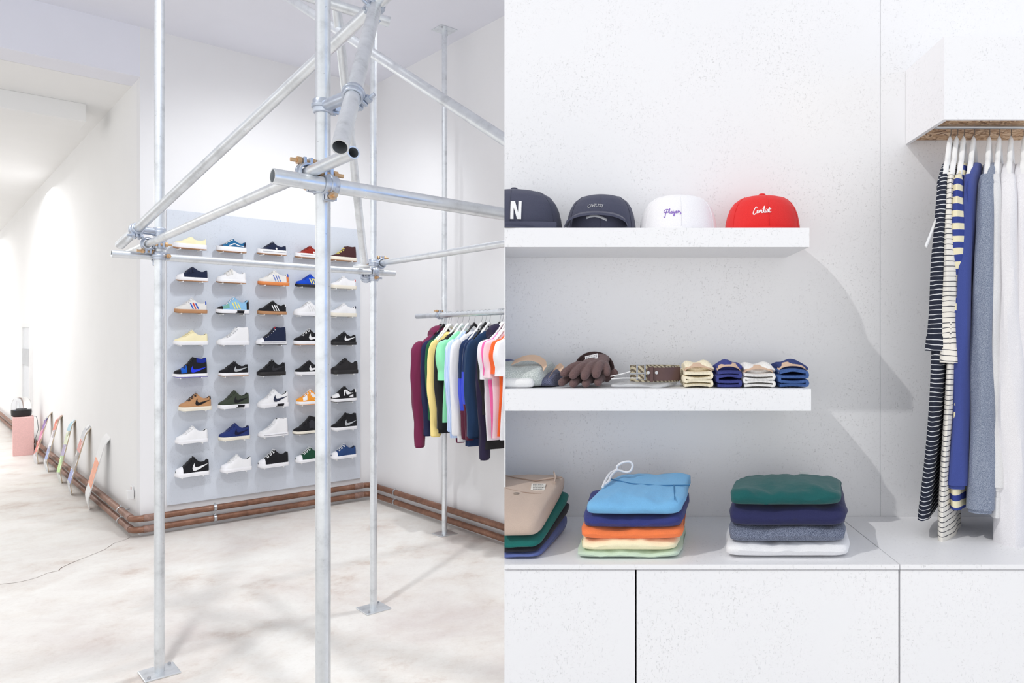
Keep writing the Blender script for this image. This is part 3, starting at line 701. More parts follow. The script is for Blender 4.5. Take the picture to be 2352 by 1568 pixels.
            pts = []
            for i in range(10):
                a = PI/2+2*PI*i/10; r_ = 1 if i % 2 == 0 else .45
                pts.append((.62+.05*r_*math.cos(a), .50+.05*L/Ht*r_*math.sin(a)))
            side(pts, 'star', d[1], 'white star')
        elif k == 'wave':
            side([(.36, .50), (.45, .58), (.53, .68), (.60, .69), (.68, .60), (.78, .54), (.95, .48), (.95, .43), (.78, .48), (.67, .53), (.60, .61), (.54, .60), (.46, .51), (.38, .46)], 'side_stripe', d[1], 'white wavy side stripe')
        elif k == 'heel': shell('heel_tab', .90, .985, .03, .30, d[1], .0018, 5, 6); shell('heel_tab', .945, .985, .30, .36, d[1], .0018, 4, 3)
        elif k == 'heeltop': shell('heel_tab', .935, .985, .24, .37, d[1], .0022, 4, 4, lab=d[2] if len(d) > 2 else None)
        elif k == 'strap':
            for xx in (.30, .39, .475): shell('strap', xx, xx+.055, .16, .84, d[1], .007, 3, 14)
        elif k == 'patch':
            x0, x1, t0, t1, m_ = d[1:6]; shell('overlay', x0, x1, t0, t1, m_, .0016)
        elif k == 'toepatch': shell('toe_overlay', .012, .17, 0, 1, d[1], .0012)
        elif k == 'line':
            y0 = -(wid(.7)+.0048)
            mb = MB(); mb.tube([Vector((x*L, -(wid(min(x, .985))+.0044), hs*.55)) for x in [.05+.09*i for i in range(11)]], .0014, 6)
            obj('sole_line', mb, d[1], t, local=True, label='dark line round the sole')
        elif k == 'eyelets':
            mb = MB()
            for i in range(d[2] if len(d) > 2 else 6):
                x = lerp(.30, .60, i/5); q = surf(x, .30, .001); mb.tube([q, q+Vector((0, -.003, .001))], .0032, 8)
            obj('eyelets', mb, d[1], t, local=True)
        elif k == 'toeline':
            pass
        elif k == 'soledark':
            mb = MB()
            for i in range(3): mb.obox(Vector(((.60+.085*i)*L, -(wid(.7)+.0045), hs*.5)), Vector((.011, 0, 0)), Vector((0, .0012, 0)), Vector((.003, 0, hs*.33)))
            obj('sole_window', mb, d[1], t, local=True, label='dark window in the sole')
sf = lambda c, **k: fabric(c, weave=500, bumpy=.12, var=.03, **k)
W_ = sf((240, 240, 242)); OW = sf((228, 226, 222)); BK = sf((30, 30, 34)); NV = sf((32, 40, 66)); SW_ = plain((242, 242, 246), .5, 0, 'white_rubber', .02); CRm = plain((238, 232, 218), .5, 0, 'cream_rubber', .02)
BKr = plain((34, 32, 34), .5, 0, 'black_rubber', .05); CRf = sf((246, 236, 196)); RD = sf((150, 44, 34)); BR = sf((74, 44, 46)); BL = sf((22, 74, 196)); YL = sf((250, 236, 130))
TEAL = sf((34, 100, 146)); GY = plain((190, 194, 198), .35, .3, 'silver_leather', .03); OR = sf((226, 128, 66)); ORr = plain((226, 138, 76), .55, 0, 'orange_rubber', .04)
BLs = sf((40, 86, 190)); REs = sf((214, 68, 62)); LB = sf((142, 190, 226)); TN = sf((188, 142, 102)); OL = sf((64, 72, 60)); ORG = sf((246, 160, 54)); NV2 = sf((40, 54, 112)); GRN = sf((28, 72, 52)); NV3 = sf((44, 70, 118)); PUR = plain((84, 74, 170), .5, 0, 'purple_rubber', .03); GN2 = sf((120, 176, 160)); STG = sf((212, 212, 216)); LIN = sf((40, 42, 46))
# toe px, heel px, sole y, top y, profile, sole fraction, upper, sole, gum, laces, deco, toe, label
D = [
 [(398,473,572,544,SLIP,.40,CRf,SW_,M_GUM,None,[],None,'cream slip-on sneaker with thick white sole, first in the top row'),
  (498,564,579,550,LOW,.40,TEAL,SW_,M_GUM,W_,[('wave',W_),('toepatch',NV),('heel',NV)],None,'blue skate sneaker with white wavy side stripe, second in the top row'),
  (591,656,585,558,LOW,.40,NV,SW_,M_GUM,NV,[('star',W_),('line',NV)],None,'navy sneaker with a white star on the side, top row'),
  (678,741,593,567,LOW,.38,RD,SW_,M_GUM,RD,[('star',W_),('line',NV)],None,'rust red sneaker with a white star, half behind the nearest post'),
  (756,817,599,564,HIGH,.24,BR,CRm,M_GUM,YL,[],None,'dark brown high-top sneaker with yellow laces, end of top row')],
 [(405,476,646,614,LOW,.27,NV,SW_,M_GUM,None,[('strap',NV)],SW_,'black-navy strap sneaker with white toe, first in second row'),
  (497,563,650,619,LOW,.27,W_,SW_,M_GUM,None,[('strap',OW)],None,'white sneaker with three straps, second row'),
  (593,662,655,623,LOW,.22,OW,ORr,ORr,W_,[('stripes',[BLs]*3,.018),('heel',OR),('heeltop',BLs,'blue heel tab')],None,'off-white sneaker with blue stripes, orange sole and orange heel'),
  (679,741,659,632,LOW,.20,BL,BKr,BKr,BL,[('stripes',[YL]*3,.035)],None,'bright blue sneaker with yellow stripes beside the nearest post'),
  (758,816,663,636,LOW,.28,W_,CRm,CRm,W_,[('heeltop',REs,'red heel tab')],None,'white sneaker with small red heel tab, right of nearest post')],
 [(401,474,719,687,LOW,.26,OW,M_GUM,M_GUM,W_,[('stripes',[BLs,REs,BLs],.036),('heeltop',BLs,'blue heel tab')],None,'off-white gum-soled sneaker with blue and red stripes'),
  (496,571,721,684,RUN,.27,LB,SW_,BKr,W_,[('stripes',[YL]*3,.028),('toepatch',BK),('heel',BK),('patch',.17,.36,.06,.30,GN2),('soledark',BK)],None,'multicoloured pale blue running shoe with yellow stripes and black heel'),
  (592,656,722,693,LOW,.24,BK,M_GUM,M_GUM,BK,[('stripes',[W_]*3,.036),('heeltop',W_,'white heel tab')],None,'black sneaker with three white stripes and gum sole'),
  (675,740,725,693,LOW,.26,W_,SW_,SW_,W_,[('stripes',[STG]*3,.012)],None,'plain white sneaker of the third row, half behind the nearest post'),
  (757,817,727,698,LOW,.28,W_,CRm,CRm,W_,[('heeltop',NV,'navy heel tab')],None,'white sneaker with small navy heel tab, right of nearest post')],
 [(399,476,792,761,LOW,.28,CRf,SW_,SW_,CRf,[],None,'cream lace-up sneaker, first in the fourth row'),
  (498,571,792,750,HIGH,.20,W_,SW_,SW_,W_,[('eyelets',plain((150,152,156),.4,.6))],None,'all white high-top canvas sneaker in the fourth row'),
  (588,656,792,750,HIGH,.20,NV,SW_,BKr,BK,[('line',BK),('eyelets',W_),('patch',.57,.64,.38,.62,sf((208,46,56)))],SW_,'black high-top canvas sneaker with white toe cap and red tongue badge'),
  (674,740,792,757,LOW,.27,BK,SW_,M_GUM,W_,[('swoosh',W_)],None,'black sneaker with white laces and white sole in the fourth row'),
  (760,816,792,764,LOW,.27,BK,BKr,BKr,BK,[('swoosh',W_)],None,'black sneaker with black sole and white side mark, fourth row end')],
 [(398,475,866,820,MID,.18,BK,SW_,PUR,BK,[('swoosh',sf((42,66,232)),.75),('patch',.19,.36,.05,.95,sf((28,92,196))),('patch',.66,.95,.27,.37,sf((26,44,140)))],BK,'black and royal blue high-top sneaker with blue side mark'),
  (502,569,863,832,LOW,.24,BK,SW_,M_GUM,BK,[('swoosh',GY)],None,'black sneaker with silver side mark, second in the fifth row'),
  (591,654,862,829,RUN,.26,BK,BKr,BKr,BK,[('swoosh',sf((52,52,58)))],None,'all-black padded sneaker with black sole in the middle of fifth row'),
  (677,738,860,830,LOW,.24,BK,SW_,SW_,BK,[('swoosh',W_)],None,'black sneaker with white side mark in fifth row, beside nearest post'),
  (760,820,858,824,LOW,.26,sf((44,42,44)),BKr,BKr,BK,[],None,'plain charcoal black sneaker at the end of fifth row')],
 [(410,484,942,905,LOW,.24,TN,CRm,CRm,BK,[('swoosh',BK),('heeltop',BK)],None,'tan suede sneaker with black side mark and cream sole'),
  (500,571,937,899,RUN,.24,OL,SW_,SW_,OL,[('swoosh',BK),('soledark',BK)],None,'olive green sneaker with white sole in the sixth row'),
  (591,661,934,896,RUN,.24,W_,SW_,SW_,W_,[('swoosh',sf((50,54,74))),('soledark',BK)],None,'white sneaker with dark side mark in the sixth row'),
  (680,740,928,896,LOW,.24,ORG,SW_,ORG,W_,[('swoosh',ORG),('patch',.2,.36,.06,.3,W_),('patch',.5,.86,.06,.28,W_)],None,'orange and white sneaker half behind the nearest post'),
  (760,817,922,889,LOW,.24,BK,SW_,BKr,BK,[('patch',.03,.26,.1,.9,W_),('patch',.45,.84,.08,.28,W_),('swoosh',BK),('heeltop',W_)],None,'black and white panelled sneaker right of the nearest post')],
 [(403,476,1016,981,LOW,.22,W_,SW_,SW_,W_,[],None,'plain white lace-up sneaker, first in the seventh row'),
  (502,572,1009,974,LOW,.22,NV2,CRm,CRm,NV2,[('swoosh',sf((24,26,60)))],None,'navy blue sneaker with dark side mark and cream sole'),
  (593,660,1001,960,HIGH,.18,W_,SW_,SW_,W_,[('line',sf((90,92,100)))],None,'white leather high-top sneaker with thin dark sole line'),
  (673,740,995,955,MID,.18,BK,CRm,BKr,BK,[('patch',.5,.8,.05,.25,sf((54,54,62)))],None,'black patent high-top sneaker half behind the nearest post'),
  (760,818,986,948,MID,.18,BK,SW_,SW_,BK,[('swoosh',GY,.8)],None,'black high-top sneaker with silver side mark, seventh row end')],
 [(402,479,1092,1051,LOW,.22,BK,SW_,SW_,BK,[('swoosh',W_)],SW_,'black sneaker with white toe and bold white side mark, bottom row'),
  (506,576,1081,1046,LOW,.22,W_,SW_,SW_,W_,[],SW_,'off-white canvas sneaker, second in the bottom row'),
  (592,661,1071,1034,LOW,.22,BK,SW_,SW_,W_,[],SW_,'black canvas sneaker with white laces and toe cap, bottom row'),
  (678,740,1059,1029,LOW,.22,GRN,SW_,SW_,W_,[],SW_,'dark green canvas sneaker with white toe cap, bottom row'),
  (760,816,1051,1021,LOW,.22,NV3,SW_,SW_,W_,[],SW_,'blue canvas sneaker with white toe cap at the bottom right')],
]
rz = math.atan2(AX.y, AX.x); OFF = .085
for row in D:
    for (tx, hx, by, ty, prof, sfr, um, sm_, gm, lm, deco, tm, lb) in row:
        a = sw(tx, by, OFF); b = sw(hx, by, OFF); mid = (a+b)/2; L = (b-a).xy.length
        yy = mid.y; pxm = CX+mid.x/yy*F
        zb = EYE-(by-CY)/F*yy; zt_ = EYE-(ty-CY)/F*yy; Ht = zt_-zb
        a.z = zb
        t = thing('sneaker', lb, 'sneaker', a, rz, 'sneakers on the display board')
        shoe_parts(t, L, Ht, prof, sfr, um, sm_, gm, lm, deco, LIN, tm)
        tb = thing('shoe_bracket', 'pair of small steel pegs under the '+' '.join(lb.replace(',', '').split()[:8]), 'bracket', Vector((mid.x, mid.y, zb-.008))-SN*OFF*.7, 0, 'pegs that carry the sneakers')
        for fr in (.17, .80):
            q = lerp(a, b, fr); q.z = zb-.0058
            obj('peg', MB().tube([q-SN*(OFF-.020), q+SN*.045], .005, 8), M_WHITE, tb)
# ------------------------------------------------------------------ skateboards
def graphic(c):
    m, nt, b = base_mat('deck_graphic_paint'); tc = N(nt, 'ShaderNodeTexCoord'); v = N(nt, 'ShaderNodeTexVoronoi'); v.inputs['Scale'].default_value = 9; v.inputs['Randomness'].default_value = 1
    n = N(nt, 'ShaderNodeTexNoise'); n.inputs['Scale'].default_value = 6; nt.links.new(tc.outputs['Object'], n.inputs[0])
    ad = N(nt, 'ShaderNodeVectorMath', operation='MULTIPLY_ADD'); ad.inputs[1].default_value = (.4, .4, .4); nt.links.new(n.outputs['Color'], ad.inputs[0]); nt.links.new(tc.outputs['Object'], ad.inputs[2]); nt.links.new(ad.outputs[0], v.inputs[0])
    l = s2l(c); r_ = ramp(nt, v.outputs['Color'], [(.20, tuple(x*.45 for x in l)), (.32, l), (.62, l), (.75, tuple(min(1, x*.5+.5) for x in l))]); r_.color_ramp.interpolation = 'CONSTANT'
    nt.links.new(r_.outputs[0], b.inputs['Base Color']); b.inputs['Roughness'].default_value = .2; return m
def deck(tx, ty, bx, by, label, cols, white=False):
    base = floor_pt(bx, by); top = on_wall(C1+LN*.012, BX, tx, ty)
    # keep base perpendicular to the wall under the top
    foot = base.copy(); along = (top-base).dot(BX)
    top = top
    hgt = top.z; L = (top-foot).length
    t = thing('skateboard_deck', label, 'skateboard deck', foot, 0, 'skateboard decks leaning on the wall')
    d = (top-foot).normalized(); wd = (BX-BX.dot(d)*d).normalized(); n = d.cross(wd).normalized()
    if n.dot(LN) < 0: n = -n
    rings = []; hwid = .10; N_ = 22
    def prof(s):
        kick = .055*(max(0, (.17-s)/.17)**1.3+max(0, (s-.83)/.17)**1.3)
        w_ = hwid*math.sqrt(max(.02, 1-(max(0, (.12-s)/.12))**2))*math.sqrt(max(.02, 1-(max(0, (s-.88)/.12))**2))
        return kick, w_
    def ringat(s, o0, o1, ws=1.0):
        k, w_ = prof(s); c = foot+d*L*s-n*(k)+n*.0
        return [c-wd*w_*ws+n*o0, c+wd*w_*ws+n*o0, c+wd*w_*ws+n*o1, c-wd*w_*ws+n*o1]
    ss = [i/N_ for i in range(N_+1)]
    off = .055+.006
    obj('deck_board', MB().loft([ringat(s, -.004, .004) for s in ss]), M_WHITE if white else plain((214, 196, 170), .5, 0, 'maple_ply', .1), t, sharp=60)
    k = 0
    for (s0, s1, c) in cols:
        q = [lerp(s0, s1, i/6) for i in range(7)]
        obj('deck_graphic', MB().loft([ringat(s, .004, .0052, .97) for s in q]), plain(c, .25, 0, 'deck_paint', .12, 14) if white else graphic(c), t, sharp=60)
    return t
deck(115, 937, 74, 1066, 'skateboard deck with purple and pink graphic nearest the pink plinth', [(0, .2, (205, 205, 210)), (.2, .42, (232, 110, 90)), (.42, .62, (225, 130, 180)), (.62, .8, (110, 100, 190)), (.8, 1, (236, 236, 240))])
deck(138, 943, 98, 1084, 'skateboard deck with an orange nose, second from the pink plinth', [(0, .2, (190, 195, 200)), (.2, .42, (90, 130, 205)), (.42, .68, (228, 232, 240)), (.68, 1, (236, 120, 82))])
deck(168, 952, 128, 1110, 'skateboard deck with green and light blue graphic in the middle', [(0, .16, (190, 195, 190)), (.16, .40, (160, 225, 80)), (.40, .56, (120, 104, 170)), (.56, .76, (200, 215, 170)), (.76, 1, (150, 205, 225))])
deck(203, 965, 150, 1137, 'mirror grey skateboard deck with red and blue patches', [(0, .18, (176, 182, 190)), (.18, .34, (60, 100, 200)), (.34, .58, (96, 88, 92)), (.58, .74, (206, 84, 70)), (.74, 1, (196, 198, 204))])
deck(246, 986, 190, 1170, 'white skateboard deck with thin orange wedge, nearest of the leaning row', [(.30, .62, (238, 132, 72))], True)
# pink plinth with a speaker
pa = floor_pt(29, 1048); pb = floor_pt(78, 1044)
pd = (pb-pa); pd.z = 0; pw = .36
pz = EYE-(960-CY)/F*pa.y
c = (pa+pb)/2; ex = (pb-pa).normalized(); ey = Vector((-ex.y, ex.x, 0))
mb = MB(); mb.obox(c+ey*.17+UP*pz/2, (pb-pa)/2, ey*.17, UP*pz/2)
tag(obj('plinth', mb, plain((246, 200, 197), .8, 0, 'pink_felt', .06, 60), smooth=False, bevel=.004), 'pink felt-covered plinth by the wall under the round speaker', 'plinth')
q = P(49, 954, c.y+.15); q.z = pz; sr = 19/F*q.y
t = thing('speaker', 'round desktop speaker with clear dome and black base on the pink plinth', 'speaker', q)
obj('speaker_base', MB().lathe([(sr*.75, 0), (sr*.97, sr*.12), (sr, sr*.5), (sr, sr*.78), (sr*.9, sr*.8)], q), M_BLACK, t)
obj('speaker_dome', MB().lathe([(sr*.99, sr*.8), (sr*.99, sr*1.1), (sr*.96, sr*1.4), (sr*.91, sr*1.7), (sr*.83, sr*1.95), (sr*.70, sr*2.14), (sr*.55, sr*2.24), (sr*.3, sr*2.29), (.004, sr*2.3)], q), M_GLASS, t, label='clear plastic dome')
obj('speaker_core', MB().lathe([(sr*.5, sr*.8), (sr*.42, sr*.95), (.01, sr*1.0)], q), M_BLACK, t)
obj('status_light', MB().lathe([(.006, 0), (.006, .006), (.002, .007)], q+Vector((0, -sr*.9, sr*.76))), plain((120, 170, 255), .3), t, label='small blue light')
cb_ = [q+Vector((sr, 0, .01)), q+Vector((sr*1.8, 0, .0)), P(86, 965, c.y), P(88, 985, c.y), P(82, 1005, c.y-.05), P(80, 1040, c.y-.1)]
tag(obj('speaker_cable', MB().tube(cb_, .004, 6), plain((110, 112, 116), .5)), 'thin grey cable hanging behind the pink plinth', 'cable')
# ================================================================== RIGHT HALF: display wall in front
YW = 2.2; KX = (1158.6-CX)/F; YS = YW/1.13; YC = YW/1.266; YB = YW/1.13
KX = (1158.6-CX)/F
def X(px, y): return (px-CX)/F*y
def Z(py, y): return EYE-(py-CY)/F*y
XSEAM = X(2022, YW); XR = 2.3
struct('wall_front', MB().box((-.6, YW, 0), (XSEAM-.0012, YW+.06, 3.1)), M_OSBW, smooth=False, cut=True)
struct('wall_front', MB().box((XSEAM+.0012, YW, 0), (XR, YW+.06, 3.1)), M_OSBW, smooth=False)
struct('trim_3', MB().box((XSEAM-.02, YW+.0015, 0), (XSEAM+.02, YW+.0165, 3.1)), plain((200, 202, 206), .8), smooth=False).location.y += .0
# counter and cabinets
ZC = Z(1296, YC); XG1 = X(1460.5, YC); XG2 = X(2067, YC)
ct = .0075
for (x0, x1, lb) in ((-.6, XG2-.0012, 'long white worktop board carrying the folded clothes'), (XG2+.0012, XR, 'right worktop board beneath the hanging striped shirts')):
    o = obj('worktop', MB().box((x0, YC, ZC-.012), (x1, YW-.001, ZC)), M_OSBW, smooth=False, cut=x0 < -.5, bevel=0)
    tag(o, lb, 'worktop')
for (x0, x1, lb) in ((-.6, XG1-.0022, 'white cabinet at left below the khaki trousers'), (XG1+.0022, XG2-.0025, 'wide middle white cabinet below the shorts and sweaters'), (XG2+.0025, XR, 'right white cabinet below the hanging shirts')):
    cutit = x0 < -.5
    lo = max(x0, KX*(YC+.02)) if cutit else x0
    t = thing('cabinet', lb, 'cabinet', Vector(((lo+x1)/2, (YC+YW)/2, 0)), 0, None)
    obj('carcass', MB().box((x0, YC+.022, 0), (x1, YW-.001, ZC-.0125)), M_DARKGAP if 0 else M_OSBW, t, smooth=False, cut=cutit)
    obj('door', MB().box((x0, YC+.003, .01), (x1, YC+.021, ZC-.0145)), M_OSBW, t, smooth=False, cut=cutit)
# shelves
ZU = Z(523, YS); XU = X(1859, YS); ZL = Z(893, YS); XL = X(1863, YS)
tag(obj('wall_shelf', MB().box((-.6, YS, Z(567, YS)), (XU, YW-.0005, ZU)), M_OSBW, smooth=False, cut=True), 'upper thick white shelf carrying a row of caps', 'shelf', 'thick white wall shelves')
tag(obj('wall_shelf', MB().box((-.6, YS, Z(943, YS)), (XL, YW-.0005, ZL)), M_OSBW, smooth=False, cut=True), 'lower thick white shelf with socks, gloves and belt', 'shelf', 'thick white wall shelves')
# thin panels added at the shelves' cut end to block the sun
def sun_blocker(z0, z1, y0, lb):
    y1 = YW-.0008; t_ = .003; mb = MB()
    mb.loft([[Vector((KX*y0, y0, z)), Vector((KX*y0+t_, y0, z)), Vector((KX*y1+t_, y1, z)), Vector((KX*y1, y1, z))] for z in (z0, z1)])
    tag(obj('sun_block_panel', mb, M_OSBW, smooth=False), lb, 'added sun blocker')
sun_blocker(ZL+.0004, Z(567, YS)-.0004, YS+.001, 'thin white panel added to block sun between the two shelves')
sun_blocker(ZC+.0004, Z(943, YS)-.0004, YS+.001, 'thin white panel added to block sun above the worktop')
# hanging box
x0 = X(2168, YB); zt_, zb = Z(84, YB), Z(274, YB)
t = thing('garment_rail_box', 'white box on the wall hiding the rail of the hanging shirts', 'rail box', Vector((x0, YW, zb)))
mb = MB(); th = .012
mb.box((x0, YB, zb), (XR, YB+th, zt_)); mb.box((x0, YB+th, zb), (x0+th, YW-.001, zt_)); mb.box((x0+th, YB+th, zt_-th), (XR, YW-.001, zt_))
obj('box_shell', mb, M_OSBW, t, smooth=False)
obj('box_bottom', MB().box((x0+th+.001, YB+th+.012, zb+.012), (XR, YW-.001, zb+.022)), M_OSBR, t, smooth=False, label='raw strand board underside')
RY = 2.02; RZ = zb+.0
obj('rail', MB().tube([(x0+th, RY, RZ), (XR, RY, RZ)], .006, 12), M_WIRE, t)
# ------------------------------------------------------------------ hanging shirts of the right half
st1 = striped((44, 48, 62), (226, 228, 232), .0125, .16); st2 = striped((238, 234, 226), (52, 54, 66), .0135, .15); st3 = striped((236, 228, 196), (60, 74, 146), .034, .50)
blu = fabric((66, 80, 148), bumpy=.3); hb = fabric((96, 108, 132), heather=(168, 176, 192), bumpy=.3); lg = fabric((218, 218, 220), heather=(230, 230, 232), bumpy=.25); og = fabric((228, 226, 230), heather=(238, 237, 240), bumpy=.25)
st4 = striped((238, 232, 206), (36, 40, 70), .043, .5)
SH = [ # hook px, mats, body, sleeve, lean px, label, thick, sleeve radii, name
 (2182, st1, 1.00, .50, -.050, 'dark long shirt with thin white stripes, first on the rail', .020, (.034, .030), dict(roll=True)),
 (2197, st2, 1.06, .53, -.014, 'cream long shirt with thin dark stripes and rolled sleeve', .018, (.036, .032), dict(roll=True)),
 (2213, st3, .97, .40, -.002, 't-shirt with broad blue and cream stripes, third on the rail', .018, (.036, .034), dict(roll=True)),
 (2236, blu, .88, .86, -.030, 'plain blue sweatshirt between broad-striped tee and heather sweatshirt', .022, (.036, .032), dict()),
 (2272, hb, .95, .92, -.014, 'heather blue-grey sweatshirt with long sleeves on a white hanger', .034, (.040, .044), dict()),
 (2295, lg, .98, .86, -.004, 'light grey sweatshirt between the heather one and the pale sweater', .024, (.036, .036), dict()),
 (2322, og, 1.04, 1.06, .010, 'pale off-white wool sweater right of the grey sweatshirt', .040, (.044, .050), dict()),
 (2352, og, .95, .92, .02, 'pale knit sweater at the right edge of the photo', .034, (.040, .042), dict()),
]
for i, (px, mt, bl_, sl_, ln, lb, tk, sr_, kw) in enumerate(SH):
    bl_ -= .035; sl_ -= .035
    c = Vector((X(px, RY), RY, RZ))
    ang = .56+random.uniform(-.03, .03); wd = Vector((math.sin(ang), math.cos(ang), 0)); td = Vector((math.cos(ang), -math.sin(ang), 0))
    nm = ['long_shirt', 'long_shirt', 't_shirt', 'sweatshirt', 'sweatshirt', 'sweatshirt', 'sweater', 'sweater'][i]
    gt = garment(nm, lb, nm.replace('_', ' '), c, wd, td, .125, mt, bl_, sl_, HWt, drop=.06, thick=tk, lean=ln, sleeve_r=sr_, seed=30+i, bulk=.013, hook_h=.045, nkh=.062, hem=i > 2, cuff=i > 2, collar=False, neck=.04, **kw)
    if i == 0: first_shirt = gt
# price tag
q = P(2128, 560, 1.86)
obj('swing_tag', MB().tube([P(2150, 505, 1.90), P(2137, 540, 1.89), P(2126, 567, 1.88)], .002, 4, rb=.005), M_WHITE, first_shirt, label='white swing tag')
# ------------------------------------------------------------------ folded clothes
def fold(name, parent, ff, fb, yf, yb, zf, zb_, mat, seed=0, nz=.006, n=3.2, cut=False, droop=0.0, creases=0.0, sub=1, lab=None, crown=0.0):
    """ff/fb: px range of the front/back edge; zf/zb_: (bottom, top) heights at front and back"""
    xlf, xrf = X(ff[0], yf), X(ff[1], yf); xlb, xrb = X(fb[0], yb), X(fb[1], yb)
    NU, NV_ = 44, 44; rings = []
    for i in range(NU+1):
        u = -1+2*i/NU; e_ = (1-abs(u)**10)**(1/4.0) if abs(u) < 1 else 0
        e_ = max(e_, .12); us = u*.996
        ring = []
        for k in range(NV_):
            a = 2*PI*k/NV_; ca, sa = math.cos(a), math.sin(a)
            cy = (1 if ca >= 0 else -1)*abs(ca)**(2/(n+2.2)); cz = (1 if sa >= 0 else -1)*abs(sa)**(2/n)
            v = (cy*(.5+.5*e_)+1)/2                    # 0 front 1 back
            y = lerp(yf, yb, v); x = lerp(lerp(xlf, xlb, v), lerp(xrf, xrb, v), (us+1)/2)
            zb0 = lerp(zf[0], zb_[0], v); zt0 = lerp(zf[1], zb_[1], v)+crown*math.sin(PI*min(1, max(0, v)))*(1-u*u)
            z = (zb0+zt0)/2+cz*(zt0-zb0)/2*e_
            p = Vector((x, y, z))
            w_ = noise.noise(Vector((x*14+seed, y*10, z*14)))*nz*(1 if cz > -.5 else .25)
            w2 = noise.noise(Vector((x*40+seed, y*22, z*70)))*nz*.4*(1 if cz > -.5 else 0)
            cr_ = creases*abs(math.sin((z-zb0)/(zt0-zb0+1e-6)*PI*2))*max(0, 1-v*6)
            p.z += w_*.8+w2; p.y += -w_*.6+cr_; p.x += w_*.8*abs(u)**4*(1 if u > 0 else -1)
            if cz < -.8: p.z = max(p.z, zb0)
            ring.append(p)
        rings.append(ring)
    o = obj(name, MB().loft(rings), mat, parent, cut=cut, sharp=75, label=lab)
    return o
yf, ybk = 1.775, 2.07
zz = lambda py: Z(py, yf)
Zb = ZC+.0006
# sweaters
SWS = [('sweater', 'thick off-white folded sweater at the bottom of the sweater stack', fabric((238, 238, 240), bumpy=.35), (1660, 1957), (1690, 1935), 1291, 1249, .0),
       ('sweater', 'folded heather charcoal sweater above the off-white one', fabric((52, 60, 84), heather=(150, 158, 178), bumpy=.4), (1669, 1948), (1690, 1930), 1252, 1213, .0),
       ('sweater', 'folded dark navy sweater below the green one', fabric((46, 48, 88), bumpy=.35), (1671, 1948), (1690, 1938), 1217, 1166, .0)]
zprev = Zb
for i, (nm, lb, m, ff, fb, b0, t0, c_) in enumerate(SWS):
    top = zz(t0)
    o = fold(nm, None, ff, fb, yf, ybk, (zprev, top), (zprev, top+.006*(i+1)), m, seed=i*7+1, nz=.007, creases=.006)
    tag(o, lb, 'sweater', 'folded knit sweaters in one stack'); zprev = top-.002
g = fold('sweater', None, (1671, 1936), (1702, 1928), yf-.002, ybk, (zprev+.002, zz(1128)), (zprev+.012, Z(1092, ybk)), fabric((28, 88, 88), bumpy=.35), seed=33, nz=.012, crown=.016, creases=.004)
tag(g, 'dark green folded sweater on top of the stack', 'sweater', 'folded knit sweaters in one stack')
obj('size_tag', MB().box((X(1838, 2.06), 2.06, Z(1096, 2.06)), (X(1856, 2.06), 2.064, Z(1083, 2.06))), M_WHITE, g, smooth=False, label='white size tag')
# shorts
SHO = [('shorts', 'pale mint folded shorts at the bottom of the shorts stack', fabric((206, 226, 206), bumpy=.3), (1320, 1562), (1350, 1580), 1293, 1267),
       ('shorts', 'pale cream yellow folded shorts above the mint pair', fabric((250, 240, 204), bumpy=.3), (1330, 1556), (1350, 1578), 1268, 1241),
       ('shorts', 'orange folded shorts between the cream and navy pairs', fabric((250, 132, 78), bumpy=.3), (1331, 1571), (1355, 1578), 1244, 1214),
       ('shorts', 'navy folded shorts under the light blue pair', fabric((56, 62, 124), bumpy=.3), (1336, 1566), (1355, 1588), 1218, 1188)]
zprev = Zb
for i, (nm, lb, m, ff, fb, b0, t0) in enumerate(SHO):
    top = zz(t0); o = fold(nm, None, ff, fb, yf, ybk-.02, (zprev, top), (zprev, top+.004*(i+1)), m, seed=i*5+50, nz=.008, creases=.004)
    tag(o, lb, 'shorts', 'folded shorts in one stack'); zprev = top-.002
b = fold('shorts', None, (1337, 1566), (1424, 1590), yf-.004, ybk, (zprev+.002, zz(1150)), (zprev+.03, Z(1082, ybk)), fabric((120, 180, 224), bumpy=.45), seed=77, nz=.010, creases=.003)
tag(b, 'light blue folded swim shorts on top with white drawstring', 'shorts', 'folded shorts in one stack')
def topz_b(v, a0=zz(1150), a1=Z(1082, ybk)): return lerp(a0, a1, v)
def on_b(px, py, lift=.006):     # point on the sloping top of the blue shorts
    best = None
    for i in range(60):
        v = i/59; y = lerp(yf, ybk, v); z = topz_b(v)+lift
        e_ = abs(CY-(z-EYE)*F/y-py)
        if best is None or e_ < best[0]: best = (e_, Vector((X(px, y), y, z)))
    return best[1]
SEAM = plain((64, 120, 164), .9)
for path in ([(1404, 1100), (1450, 1110), (1510, 1114), (1584, 1113)], [(1548, 1113), (1549, 1130), (1550, 1147)]):
    obj('seam', MB().tube([on_b(*p, lift=.002) for p in path], .0016, 5), SEAM, b)
cord = [P(1384, 1118, 1.88), P(1392, 1100, 1.93), P(1402, 1086, 1.98), P(1416, 1078, 2.0), P(1418, 1070, 2.0), P(1430, 1062, 2.0), P(1446, 1060, 2.0), P(1453, 1068, 2.0), P(1449, 1080, 2.0), P(1438, 1084, 2.0), P(1418, 1080, 2.0), P(1404, 1092, 1.96), P(1398, 1105, 1.92), P(1389, 1112, 1.90)]
def smoothp(p, k=4):
    out = []
    for i in range(len(p)-1):
        p0, p1, p2, p3 = p[max(i-1, 0)], p[i], p[i+1], p[min(i+2, len(p)-1)]
        for j in range(k):
            t_ = j/k; out.append(.5*((2*p1)+(-p0+p2)*t_+(2*p0-5*p1+4*p2-p3)*t_*t_+(-p0+3*p1-3*p2+p3)*t_**3))
    out.append(p[-1]); return out
obj('drawstring', MB().tube(smoothp(cord), .0032, 8), fabric((236, 236, 240)), b, label='white tied drawstring')
